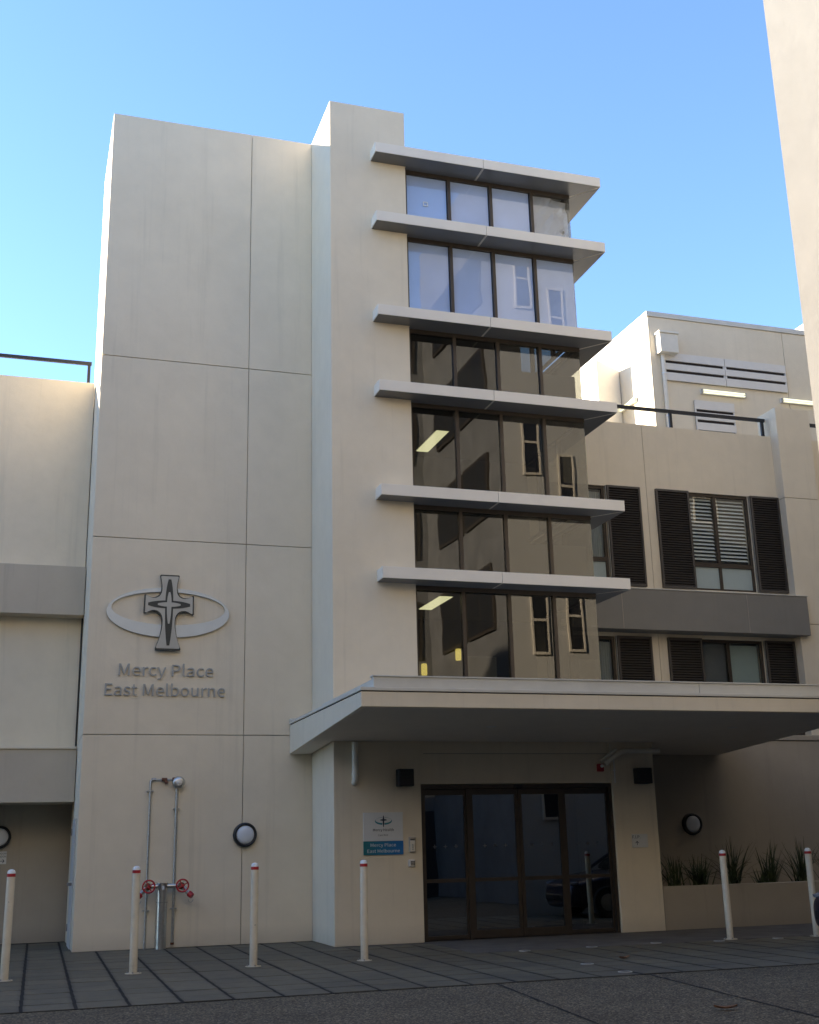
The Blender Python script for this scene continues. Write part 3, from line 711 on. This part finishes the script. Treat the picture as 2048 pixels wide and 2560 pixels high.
for fl in range(1, 6):
    z = .6 + fl*3.5
    for x in (8.2, 10.8):
        w = box('window', x, x+2.0, 1.503, 1.56, z, z+2.0, 'bronze', RB)
        for k in range(2): box('pane', x+.1+k*.95, x+.95+k*.95, 1.562, 1.568, z+.1, z+1.9, 'black', w)
    for y in (3.0, 5.4, 9.0):
        w = box('window', 13.02, 13.09, y, y+2.2, z, z+2.0, 'bronze', RB)
        for k in range(2): box('pane', 13.01, 13.018, y+.1+k*1.03, y+1.05+k*1.03, z+.1, z+1.9, 'black', w)
box('underpass', 7.2, 13.1, 1.502, 1.54, 0, 2.7, 'slot', RB)

OB = thing('added_court_block', 'pale out-of-view block added behind the camera to shape court light', 'building', (-9, -14, 0))  # out-of-view block added to bound and bounce the court light
box('wall', -26, 6.9, -20, -5, 9.5, 18.5, 'court', OB); box('bounce_cut_base', -26, 6.9, -20, -5.02, -.05, 9.49, 'brick', OB); box('parapet', -26.1, 6.95, -20.1, -4.9, 18.51, 18.8, 'cap', OB)  # dark lower part added to cut bounce onto the low walls
for fl in range(4):
    for k in range(7):
        w = box('window', -24+k*4.4, -22.2+k*4.4, -4.998, -4.94, 1.0+fl*3.7, 2.9+fl*3.7, 'white', OB); box('pane', -23.9+k*4.4, -22.3+k*4.4, -4.938, -4.93, 1.1+fl*3.7, 2.8+fl*3.7, 'black', w)
EB = thing('added_end_block', 'dark out-of-view block added to screen sky beyond the shuttered wing', 'building', (30, 20, 0))  # out-of-view block added to close off sky light from the right
box('wall', 24.5, 36, 2, 36, -.05, 18, 'brick', EB); box('parapet', 24.4, 36.1, 1.9, 36.1, 18.01, 18.3, 'cap', EB)
for fl in range(4):
    for k in range(5):
        w = box('window', 24.44, 24.498, 5+k*4.2, 6.8+k*4.2, 1.0+fl*3.7, 2.9+fl*3.7, 'white', EB); box('pane', 24.43, 24.438, 5.1+k*4.2, 6.7+k*4.2, 1.1+fl*3.7, 2.8+fl*3.7, 'black', w)
SB = thing('added_side_block', 'pale out-of-view block added to screen sky on the court side', 'building', (-14, 0, 0))  # out-of-view block added to hold back sky light from the left
box('wall', -24, -12, -4.8, 15, 6.0, 12.5, 'court', SB); box('bounce_cut_base', -24, -12.02, -4.8, 15, -.05, 5.99, 'brick', SB); box('parapet', -24.1, -11.9, -4.8, 15.1, 12.51, 12.8, 'cap', SB)  # lower part made dark to reduce bounce near the ground
for fl in range(3):
    for k in range(4):
        w = box('window', -11.998, -11.94, -3+k*4.2, -1.2+k*4.2, 1.0+fl*3.7, 2.9+fl*3.7, 'white', SB); box('pane', -11.938, -11.93, -2.9+k*4.2, -1.3+k*4.2, 1.1+fl*3.7, 2.8+fl*3.7, 'black', w)

# ------------------------------------------------------------------ wall signs
LG = thing('logo_sign', 'grey flared cross over a silver oval ring on the tower wall', 'sign', (2.37, 21.2, 5.0))
ell = lambda cx, cz, a, b, n=72: [(cx+a*math.cos(2*math.pi*k/n), cz+b*math.sin(2*math.pi*k/n)) for k in range(n)]
outline('oval_ring', ell(2.375, 5.642, 1.08, .448), 21.150, .022, 'logo_silver', LG, ell(2.375, 5.715, 1.0, .30))
def q2(p, c, e, n=7): return [((1-t)**2*p[0]+2*t*(1-t)*c[0]+t*t*e[0], (1-t)**2*p[1]+2*t*(1-t)*c[1]+t*t*e[1]) for t in [i/n for i in range(n+1)]]
half = [(.145, .522), (.158, .508)] + q2((.158, .50), (.075, .18), (.215, .125)) + q2((.23, .12), (.31, .10), (.40, .162)) + [(.418, .152), (.422, -.148), (.405, -.160)] + q2((.395, -.155), (.30, -.09), (.22, -.112)) + q2((.21, -.115), (.100, -.16), (.106, -.33)) + q2((.107, -.36), (.12, -.55), (.208, -.765)) + [(.204, -.788), (.19, -.795)]
cross = lambda s: [(2.372+x*s+(.012 if s > 1 else 0)*(1 if x > 0 else -1), 5.775+z*s+(.012 if s > 1 else 0)*(1 if z > 0 else -1)) for x, z in half + [(-x, z) for x, z in half[::-1]]]
outline('cross_edge', cross(1.015), 21.105, .044, 'logo_dark', LG)
outline('cross_face', cross(.99), 21.098, .006, 'logo_grey', LG)
def spear(cx, z0, z1, hw, zc):
    pts = []
    n = 12
    for i in range(n+1):
        t = -1 + 2*i/n; h = (z1-zc) if t > 0 else (zc-z0); pts.append((cx + hw*(1-abs(t)**2.4*.66), zc + t*h))
    return pts + [(2*cx-x, z) for x, z in pts[::-1]]
spearh = lambda cx, hw, zc, hh: [(cx + zz, zc + (xx)) for xx, zz in spear(0, -hw, hw, hh, 0)]
outline('inlay', spear(2.372, 5.04, 6.235, .070, 5.775), 21.093, .004, 'logo_dark', LG)
outline('inlay', spearh(2.372, .37, 5.775, .072), 21.0925, .0045, 'logo_dark', LG)
outline('inner_cross', spear(2.372, 5.43, 6.00, .040, 5.775), 21.088, .004, 'logo_grey', LG)
outline('inner_cross', spearh(2.372, .20, 5.775, .040), 21.0875, .0045, 'logo_grey', LG)
LT = thing('wall_lettering', 'raised grey letters reading Mercy Place East Melbourne under the oval logo', 'sign', (2.37, 21.2, 4.16))
letters('Mercy Place', 1.553, 3.196, 4.513, .21, 21.178, .024, 'letter', LT)
letters('East Melbourne', 1.33, 3.412, 4.163, .21, 21.178, .024, 'letter', LT)

SG = thing('entrance_sign', 'white and blue plate with logo beside the entrance doors', 'sign', (5.85, 19.65, 1.40))
box('white_plate', 5.50, 6.19, 19.630, 19.648, 1.625, 2.085, 'sign_white', SG, 0.002)
box('blue_plate', 5.50, 6.19, 19.630, 19.648, 1.402, 1.622, 'blue_plate', SG, 0.002)
yb = 19.6275
text_part('lettering', 'Mercy Place', 5.62, 6.06, 1.535, .052, yb, .003, 'ink_white', SG)
text_part('lettering', 'East Melbourne', 5.565, 6.125, 1.44, .052, yb, .003, 'ink_white', SG)
text_part('lettering', 'Mercy Health', 5.665, 6.025, 1.782, .043, yb, .003, 'ink', SG)
text_part('lettering', 'Care first', 5.755, 5.925, 1.706, .028, yb, .003, 'ink_grey', SG)
outline('printed_ring', ell(5.848, 1.945, .148, .062), yb-.001, .002, 'ink_teal', SG, ell(5.848, 1.957, .138, .045))
outline('printed_cross', [(5.848+(x-2.372)*.155, 1.962+(z-5.775)*.155) for x, z in cross(1)], yb-.003, .002, 'sign_white', SG)
outline('printed_inlay', [(5.848+(x-2.372)*.155, 1.962+(z-5.775)*.155) for x, z in spear(2.372, 5.04, 6.235, .085, 5.775)], yb-.005, .002, 'ink', SG)
outline('printed_inlay', [(5.848+(x-2.372)*.155, 1.962+(z-5.775)*.155) for x, z in spearh(2.372, .37, 5.775, .085)], yb-.0055, .002, 'ink', SG)

FS = thing('panel_sign', 'small white F.I.P. notice with arrow on the entrance pillar', 'sign', (10.6, 19.65, 1.416))
box('plate', 10.455, 10.765, 19.636, 19.648, 1.416, 1.645, 'sign_white', FS, 0.002)
text_part('lettering', 'F.I.P.', 10.465, 10.62, 1.572, .052, 19.634, .002, 'ink', FS)
outline('arrow', [(10.545, 1.455), (10.545, 1.51), (10.522, 1.49), (10.516, 1.497), (10.55, 1.528), (10.584, 1.497), (10.578, 1.49), (10.555, 1.51), (10.555, 1.455)], 19.632, .002, 'ink', FS)
RS = thing('room_sign', 'small white direction notice with arrow under the recessed wall light', 'sign', (-.2, 24.05, 1.39))
box('plate', -.46, -.115, 24.046, 24.058, 1.39, 1.615, 'sign_white', RS, 0.002)
text_part('lettering', 'ROOM', -.245, -.122, 1.560, .036, 24.044, .002, 'ink', RS); text_part('lettering', 'ROOM', -.245, -.122, 1.507, .036, 24.044, .002, 'ink', RS)
outline('arrow', [(-.225, 1.449), (-.165, 1.449), (-.185, 1.473), (-.177, 1.479), (-.146, 1.444), (-.177, 1.409), (-.185, 1.415), (-.165, 1.439), (-.225, 1.439)], 24.042, .002, 'ink', RS)

# ------------------------------------------------------------------ wall fittings
def bulkhead(x, y, z, lab):
    t = thing('bulkhead_light', lab, 'light', (x, y, z), 'round bulkhead wall lights')
    bm = bmesh.new(); lathe(bm, [(.150, .001), (.205, .001), (.207, .05), (.200, .085), (.178, .10), (.160, .092), (.152, .06)], (x, y, z), 'Y', 40); finish('bezel', bm, 'black', t, True)
    bm = bmesh.new(); lathe(bm, [(.158, .002), (.158, .070), (.145, .092), (.10, .108), (.05, .114), (.012, .116)], (x, y, z), 'Y', 40); finish('diffuser', bm, 'opal', t, True)
bulkhead(3.80, 21.2, 1.788, 'round black-rimmed wall light on the tower near the fire boosters')
bulkhead(-.262, 24.06, 1.872, 'round black-rimmed wall light in the recess beside the tower')
bulkhead(12.63, 21.25, 1.826, 'round black-rimmed wall light above the planted garden bed')
def spk(x0, x1, z0, z1, lab):
    t = thing('box_light', lab, 'light', ((x0+x1)/2, 19.65, z0), 'black box lights flanking the entrance')
    box('housing', x0, x1, 19.42, 19.60, z0, z1, 'black', t, 0.012); box('mounting', (x0+x1)/2-.06, (x0+x1)/2+.06, 19.601, 19.648, z0+.08, z1-.08, 'black', t)
    for k in range(4): box('grille_rib', x0+.02, x1-.02, 19.412, 19.419, z0+.04+k*.06, z0+.055+k*.06, 'rail', t)
spk(6.07, 6.34, 2.50, 2.785, 'black square wall light between the canopy downpipe and the doors'); spk(10.55, 10.84, 2.515, 2.79, 'black square wall light on the entrance pillar')
t = thing('downpipe', 'short cream downpipe stub under the canopy on the pier', 'pipe', (5.36, 19.6, 2.58))
bm = bmesh.new(); tube(bm, [(5.36, 19.585, 3.24), (5.36, 19.585, 2.68), (5.36, 19.59, 2.62), (5.36, 19.615, 2.585), (5.36, 19.648, 2.578)], .055, 14); finish('pipe', bm, 'pvc', t, True)
bm = bmesh.new(); lathe(bm, [(.055, 0), (.062, 0), (.062, .05), (.055, .05)], (5.36, 19.585, 2.68)); finish('collar', bm, 'pvc', t, True)
t = thing('drain_pipe', 'bent cream drain pipe over the top of the entrance pillar', 'pipe', (10.5, 19.6, 2.9))
bm = bmesh.new(); tube(bm, [(11.10, 19.585, 3.10), (10.42, 19.585, 3.10), (10.34, 19.585, 3.09), (10.28, 19.585, 3.05), (10.0, 19.60, 2.875)], .045, 12); finish('pipe', bm, 'pvc', t, True)
bm = bmesh.new(); tube(bm, [(10.25, 19.60, 3.13), (9.93, 19.61, 2.92)], .03, 10); finish('branch', bm, 'pvc', t, True)
t = thing('cable_conduit', 'thin cream conduit dropping to the door head beside the pillar', 'pipe', (10.12, 19.67, 2.54))
cyl('tube', (10.195, 19.63, 2.54), (10.195, 19.63, 3.02), .012, 'white', t, 8); box('saddle', 10.175, 10.215, 19.615, 19.648, 2.75, 2.77, 'white', t)
t = thing('alarm_sounder', 'small red fire alarm sounder above the entrance doors', 'alarm', (9.93, 19.68, 2.72))
box('housing', 9.87, 9.985, 19.61, 19.682, 2.74, 2.875, 'red', t, 0.012)
bm = bmesh.new(); lathe(bm, [(.03, 0), (.03, .02), (.02, .034), (.006, .038)], (9.94, 19.609, 2.835), 'Y', 16); finish('strobe', bm, 'white', t, True)
t = thing('door_intercom', 'tall beige intercom panel beside the blue and white plate', 'intercom', (6.34, 19.65, 1.43))
box('case', 6.285, 6.40, 19.60, 19.648, 1.43, 1.685, 'intercom', t, 0.015); box('speaker_slot', 6.305, 6.38, 19.594, 19.599, 1.635, 1.65, 'slot', t); box('face_plate', 6.30, 6.385, 19.595, 19.599, 1.45, 1.62, 'pvc', t, 0.002)
for k in range(3): bm = bmesh.new(); lathe(bm, [(.012, 0), (.012, .006), (.004, .008)], (6.342, 19.594, 1.48+k*.035), 'Y', 12); finish('button', bm, 'galv', t, True)
t = thing('keypad', 'small grey keypad under the beige intercom', 'keypad', (6.33, 19.65, 1.198))
box('case', 6.27, 6.385, 19.595, 19.648, 1.198, 1.318, 'galv_white', t, 0.02)
for a in range(3):
    for b in range(3): box('key', 6.305+a*.024, 6.322+a*.024, 19.588, 19.594, 1.225+b*.024, 1.242+b*.024, 'rail', t)

# ------------------------------------------------------------------ fire booster, pipes and gong
FB = thing('fire_booster', 'steel fire booster post with red handwheels against the tower wall', 'hydrant', (2.40, 21.0, 0))
bm = bmesh.new(); lathe(bm, [(.0, 0), (.088, 0), (.088, 1.02), (.094, 1.022), (.094, 1.04), (0, 1.042)], (2.40, 21.03, 0)); finish('standpipe', bm, 'stainless', FB, True)
bm = bmesh.new(); lathe(bm, [(.0885, 0), (.096, 0), (.096, .018), (.0885, .018)], (2.40, 21.03, .72)); finish('clamp_band', bm, 'galv', FB, True)
box('label_plate', 2.385, 2.425, 20.932, 20.940, .93, .99, 'white', FB)
cyl('manifold', (2.16, 21.03, .985), (2.70, 21.03, .985), .038, 'stainless', FB)
for s, wx, cx in ((-1, 2.155, 2.03), (1, 2.705, 2.82)):
    bm = bmesh.new(); lathe(bm, [(.03, 0), (.055, .01), (.06, .05), (.045, .09), (.03, .14), (.012, .16)], (wx, 20.99, .985), 'Y', 18); finish('valve_body', bm, 'rust', FB, True)
    bm = bmesh.new(); tube(bm, [(wx, 20.97, .985), (wx+s*.05, 20.92, .945), (cx, 20.87, .865)], .038, 12); finish('outlet', bm, 'stainless', FB, True)
    d = Vector((s*.07, -.05, -.06)); cyl('outlet_cap', Vector((cx, 20.87, .865))+d*.05, Vector((cx, 20.87, .865))+d*.75, .052, 'red', FB, 16, .046)
    bm = bmesh.new(); c = Vector((wx, 20.80, .99)); n = 28
    tube(bm, [c + Vector((.098*math.cos(2*math.pi*k/n), .0, .098*math.sin(2*math.pi*k/n))) for k in range(n+1)], .014, 8)
    for k in range(4):
        a = 2*math.pi*k/4 + .5; addcyl(bm, c, c + Vector((.095*math.cos(a), 0, .095*math.sin(a))), .010, 8)
    addcyl(bm, c + Vector((0, -.02, 0)), c + Vector((0, .04, 0)), .024, 12); finish('handwheel', bm, 'red', FB, True)
    bm = bmesh.new(); c = Vector((cx+s*.03, 20.84, .80))
    tube(bm, [c + Vector((.04*math.cos(t), .0, -.03+.05*math.sin(t))) for t in [math.pi + k*math.pi/8 for k in range(9)]], .004, 6); finish('chain_loop', bm, 'bolt', FB)
GP = thing('sprinkler_pipe', 'thin galvanised pipe loop rising behind the fire booster to the gong', 'pipe', (2.4, 21.15, 0))
bm = bmesh.new(); tube(bm, [(2.152, 21.155, 0.0), (2.165, 21.155, 2.66), (2.168, 21.155, 2.71), (2.19, 21.155, 2.727), (2.235, 21.155, 2.729)], .019, 10); finish('riser', bm, 'galv', GP, True)
cyl('cross_pipe', (2.235, 21.155, 2.729), (2.60, 21.155, 2.731), .014, 'galv', GP, 10)
cyl('drain_leg', (2.604, 21.145, .085), (2.612, 21.145, 2.60), .024, 'galv', GP, 12)
cyl('pipe_end', (2.604, 21.145, .05), (2.604, 21.145, .085), .030, 'rust', GP, 12)
for x, r in ((2.235, .024), (2.195, .026)): cyl('elbow_fitting', (x-.018, 21.155, 2.729), (x+.018, 21.155, 2.729), r, 'galv', GP, 12)
bm = bmesh.new(); addcyl(bm, (2.35, 21.155, 2.73), (2.44, 21.155, 2.73), .030, 12); addcyl(bm, (2.40, 21.155, 2.73), (2.435, 21.13, 2.665), .026, 12); finish('strainer', bm, 'rust', GP, True)
cyl('union', (2.53, 21.155, 2.731), (2.60, 21.155, 2.731), .034, 'rust', GP, 12)
for x, z, r in ((2.163, 2.54, .03), (2.157, .60, .03), (2.611, 2.24, .036), (2.606, .62, .036)):
    box('pipe_clamp', x-.055, x+.055, 21.135, 21.198, z-.01, z+.01, 'galv', GP, 0.003)
GO = thing('alarm_gong', 'round silver alarm gong at the head of the wall pipe', 'gong', (2.634, 21.2, 2.6))
bm = bmesh.new(); lathe(bm, [(.03, .0), (.03, .06), (.105, .065), (.110, .075), (.106, .092), (.085, .118), (.055, .130), (.05, .130)], (2.634, 21.198, 2.674), 'Y', 32); finish('bell', bm, 'stainless', GO, True)
bm = bmesh.new(); lathe(bm, [(.05, .131), (.048, .142), (.02, .146), (.018, .158), (.006, .16)], (2.634, 21.198, 2.674), 'Y', 24); finish('hub', bm, 'galv_white', GO, True)

# ------------------------------------------------------------------ bollards
def make_bollard(x, y, lab):
    t = thing('bollard', lab, 'bollard', (x, y, 0), 'cream bollards along the forecourt')
    bm = bmesh.new(); lathe(bm, [(.0, .008), (.053, .008), (.053, 1.262), (.0, 1.262)], (x, y, 0), 'Z', 24); finish('post', bm, 'bollard', t, True)
    bm = bmesh.new(); lathe(bm, [(.0, 1.262), (.0545, 1.262), (.0545, 1.302), (.0, 1.302)], (x, y, 0), 'Z', 24); finish('reflective_band', bm, 'red', t, True)
    bm = bmesh.new(); lathe(bm, [(.0, 1.302), (.053, 1.302), (.050, 1.325), (.040, 1.342), (.022, 1.352), (.004, 1.355)], (x, y, 0), 'Z', 24); finish('cap', bm, 'white', t, True)
    bm = bmesh.new(); lathe(bm, [(.0, .001), (.108, .001), (.108, .007), (.104, .010), (.0, .010)], (x, y, 0), 'Z', 28); finish('base_plate', bm, 'bollard', t)
    for k in range(4):
        a = math.pi/4 + k*math.pi/2; cyl('bolt', (x+.082*math.cos(a), y+.082*math.sin(a), .009), (x+.082*math.cos(a), y+.082*math.sin(a), .028), .010, 'bolt', t, 6)
    return t
for x, y, lab in ((-.013, 16.90, 'cream bollard with red band in front of the recessed wing'), (1.592, 16.95, 'cream bollard with red band standing before the fire booster'),
                  (3.20, 17.05, 'cream bollard with red band standing before the tower wall light'), (4.77, 17.05, 'cream bollard with red band before the blue and white sign'),
                  (10.84, 17.35, 'cream bollard with red band in front of the garden bed'), (12.25, 17.08, 'cream bollard with red band beside the parked car nose')):
    t = make_bollard(x, y, lab); t.rotation_euler = (random.uniform(-.006, .006), random.uniform(-.008, .008), random.uniform(0, 1))
# steel rings left in the paving
RINGS = [(7.25, 17.17, 'small bright steel ring set in the paving in line before the glass doors'), (8.378, 17.252, 'small bright steel ring set in the paving in line before the glass doors'), (9.51, 17.33, 'small bright steel ring set in the paving in line before the glass doors'),
         (10.48, 17.10, 'bright steel ring in the paving beside the garden-bed bollard base'), (11.49, 17.03, 'bright steel ring in the paving between the two garden-bed bollards'),
         (7.152, 14.89, 'bright steel ring amid the pavers near the curled leaf'), (7.105, 13.76, 'bright steel ring where the pavers meet the aggregate roadway')]
for x, y, lab in RINGS:
    bm = bmesh.new(); lathe(bm, [(.072, .001), (.088, .001), (.086, .008), (.075, .008), (.072, .005)], (x, y, .003), 'Z', 28)
    bm.faces.ensure_lookup_table(); bmesh.ops.delete(bm, geom=[f for f in bm.faces if len(f.verts) > 4], context='FACES')
    o = finish('ground_ring', bm, 'tactile', None, True)
    tag(o, lab, 'ring', 'steel rings in the forecourt paving')
# fallen leaves
for x, y, a, lab in ((7.92, 15.33, .4, 'curled brown leaf on the bluestone pavers'), (6.357, 10.36, -.3, 'curled brown leaf on the aggregate roadway')):
    bm = bmesh.new(); n = 8; prv = None
    for k in range(n+1):
        t = k/n; w = .045*math.sin(math.pi*min(1, t*.9+.06)); u = (t-.5)*.22; h = .006 + .030*(t-.5)**2*4*.6
        cur = [bm.verts.new((x+u*math.cos(a)-s*w*math.sin(a), y+u*math.sin(a)+s*w*math.cos(a), h + abs(s)*.018)) for s in (-1, 0, 1)]
        if prv: bm.faces.new((prv[0], prv[1], cur[1], cur[0])); bm.faces.new((prv[1], prv[2], cur[2], cur[1]))
        prv = cur
    bmesh.ops.solidify(bm, geom=list(bm.faces), thickness=.0015)
    tag(finish('fallen_leaf', bm, 'leaf_dry'), lab, 'leaf', 'fallen leaves')

# ------------------------------------------------------------------ plants in the bed
def plant(x, y, z, n, hmin, hmax, spread, seed, lab):
    rnd = random.Random(seed); bm = bmesh.new()
    for i in range(n):
        a = rnd.uniform(0, 2*math.pi); ln = rnd.uniform(hmin, hmax); lean = rnd.uniform(.04, spread); droop = rnd.uniform(.0, .55)**1.5
        if rnd.random() < .16: droop += rnd.uniform(.35, .8); lean += .2; ln *= 1.15
        bx, by = x + rnd.gauss(0, .055), y + rnd.gauss(0, .05); w = rnd.uniform(.009, .016); prv = None
        for k in range(7):
            t = k/6; out = ln*(lean*t + droop*.55*t*t); h = ln*(t*(1-lean*.35) - droop*.42*t**2.6)
            px, py = bx + out*math.cos(a), by + out*math.sin(a)*.8; ww = w*(1-t**2.2)+.0012
            s = Vector((-math.sin(a), math.cos(a), 0))
            mid = Vector((px, py, z + h))
            cur = [bm.verts.new(mid - s*ww + Vector((0, 0, .004))), bm.verts.new(mid), bm.verts.new(mid + s*ww + Vector((0, 0, .004)))]
            if prv: bm.faces.new((prv[0], prv[1], cur[1], cur[0])); bm.faces.new((prv[1], prv[2], cur[2], cur[1]))
            prv = cur
    o = finish('strappy_plant', bm, 'leaf', None, True, (x, y, z))
    tag(o, lab, 'plant', 'strappy plants in the garden bed')
PLS = [(11.15, 20.15, 16, .5, .8, .75, 'sparse arching strappy plant tucked against the entrance pillar'), (11.62, 20.25, 40, .45, .85, .6, 'dark strappy plant clump second from the entrance pillar'),
       (12.18, 20.35, 70, .38, .74, .62, 'dense short strappy clump just behind the garden-bed bollard'), (12.88, 20.36, 62, .40, 1.04, .55, 'tall strappy clump between the two garden-bed bollards, nearer the wall light'),
       (13.62, 20.22, 44, .45, .98, .52, 'tall strappy clump between the two garden-bed bollards, farther from the pillar'), (14.35, 20.3, 50, .55, .95, .5, 'strappy clump behind the bollard beside the parked car'),
       (15.1, 20.4, 45, .5, .9, .55, 'strappy clump farthest along the garden bed'), (12.55, 20.0, 22, .2, .42, .8, 'low wispy tuft at the front of the garden bed between clumps'), (13.25, 19.98, 22, .2, .45, .8, 'low dark tuft at the bed edge near the tall clumps')]
for i, (x, y, n, a, b, s, lab) in enumerate(PLS): plant(x, y, .66, n, a, b, s, 11+i, lab)

# ------------------------------------------------------------------ parked car (nose just enters the frame, mirrored in the doors)
CX, CY = 11.14, 15.0
CAR = thing('parked_car', 'dark purple parked car whose nose shows beside the bollard', 'car', (CX+2.2, CY, 0))
def loft(name, secs, mat, parent, sub=2):
    bm = bmesh.new(); rings = [[bm.verts.new(p) for p in s] for s in secs]; n = len(secs[0])
    for a, b in zip(rings, rings[1:]):
        for k in range(n): bm.faces.new((a[k], a[(k+1) % n], b[(k+1) % n], b[k]))
    bm.faces.new(rings[0][::-1]); bm.faces.new(rings[-1])
    o = finish(name, bm, mat, parent, True)
    if sub:
        md = o.modifiers.new('s', 'SUBSURF'); md.levels = sub; md.render_levels = sub
    return o
def sec(x, w, zb_, zm, zt, tw):
    pts = [(-w*.80, zb_), (-w*.97, zb_+.06), (-w, zm), (-w*.985, zt-.10), (-w*tw, zt), (0, zt+.025), (w*tw, zt), (w*.985, zt-.10), (w, zm), (w*.97, zb_+.06), (w*.80, zb_), (0, zb_)]
    return [(CX+x, CY+y, z) for y, z in pts]
loft('body', [sec(0, .50, .30, .46, .62, .80), sec(.05, .66, .22, .46, .70, .82), sec(.25, .80, .19, .48, .76, .84), sec(.8, .86, .19, .52, .88, .85), sec(1.35, .87, .19, .55, .95, .86), sec(2.2, .88, .19, .56, .96, .9),
              sec(3.2, .88, .19, .56, .98, .9), sec(3.9, .85, .20, .58, .98, .88), sec(4.25, .78, .26, .60, .93, .86), sec(4.35, .66, .32, .58, .84, .8)], 'paint', CAR)
def gsec(x, w0, w1, z1):
    pts = [(-w0, .93), (-w0*.97, .98), (-w1, z1-.05), (-w1*.85, z1), (w1*.85, z1), (w1, z1-.05), (w0*.97, .98), (w0, .93)]
    return [(CX+x, CY+y, z) for y, z in pts]
loft('greenhouse', [gsec(1.25, .74, .70, 1.02), gsec(1.75, .76, .66, 1.30), gsec(2.1, .77, .63, 1.40), gsec(3.1, .77, .62, 1.40), gsec(3.65, .75, .62, 1.30), gsec(4.1, .70, .64, 1.03)], 'car_glass', CAR, 1)
def rsec(x, w1, z1): return [(CX+x, CY+y, z) for y, z in ((-w1, z1-.02), (-w1*.9, z1+.012), (0, z1+.03), (w1*.9, z1+.012), (w1, z1-.02), (0, z1-.012))]
loft('roof', [rsec(1.98, .60, 1.385), rsec(2.2, .63, 1.415), rsec(3.1, .62, 1.415), rsec(3.45, .60, 1.375)], 'paint', CAR, 2)
for s in (-1, 1):
    for pts in ([(1.28, .77, .98), (1.7, .71, 1.25), (2.05, .645, 1.40)], [(2.62, .79, .96), (2.66, .65, 1.40)], [(3.45, .79, .96), (3.55, .64, 1.36)], [(4.1, .69, 1.0), (3.75, .64, 1.28), (3.4, .61, 1.39)]):
        bm = bmesh.new(); tube(bm, [(CX+a, CY+s*b, c) for a, b, c in pts], .033, 8); finish('pillar', bm, 'paint', CAR, True)
    bm = bmesh.new(); lathe(bm, [(.03, 0), (.09, .02), (.10, .05), (.05, .07), (.01, .075)], (CX+.20, CY+s*.58, .64), 'Z', 16)
    o = finish('headlight', bm, 'headlamp', CAR, True); o.scale = (1.3, 1.5, 1.35)
    box('taillight', CX+4.24, CX+4.34, CY+s*.52-.12, CY+s*.52+.12, .70, .84, 'taillamp', CAR, .02)
    bm = bmesh.new(); lathe(bm, [(.02, 0), (.08, .02), (.09, .08), (.06, .13), (.02, .14)], (CX+1.72, CY+s*.98, .96), 'Z', 14); o = finish('mirror', bm, 'black', CAR, True); o.scale = (.7, 1.2, 1)
    for x in (.82, 3.42):
        bm = bmesh.new(); cy_ = CY + s*.80
        prof = [(.20, -.09), (.30, -.095), (.315, -.06), (.315, .06), (.30, .095), (.20, .09)]
        lathe(bm, prof, (CX+x, cy_, .315), 'Y', 30); w = finish('tyre', bm, 'tyre', CAR, True)
        bm = bmesh.new(); lathe(bm, [(.02, -.098), (.06, -.10), (.195, -.088), (.20, 0), (.195, .088), (.06, .10), (.02, .098)], (CX+x, cy_, .315), 'Y', 24); finish('rim', bm, 'galv', w, True)
box('bumper', CX-.02, CX+.12, CY-.52, CY+.52, .36, .50, 'black', CAR, .03)
box('number_plate_mount', CX-.035, CX-.021, CY-.20, CY+.20, .40, .48, 'rail', CAR, .002)
for s in (-1, 1): box('seat', CX+2.25, CX+2.42, CY+s*.38-.22, CY+s*.38+.22, .5, 1.15, 'black', CAR, .05)
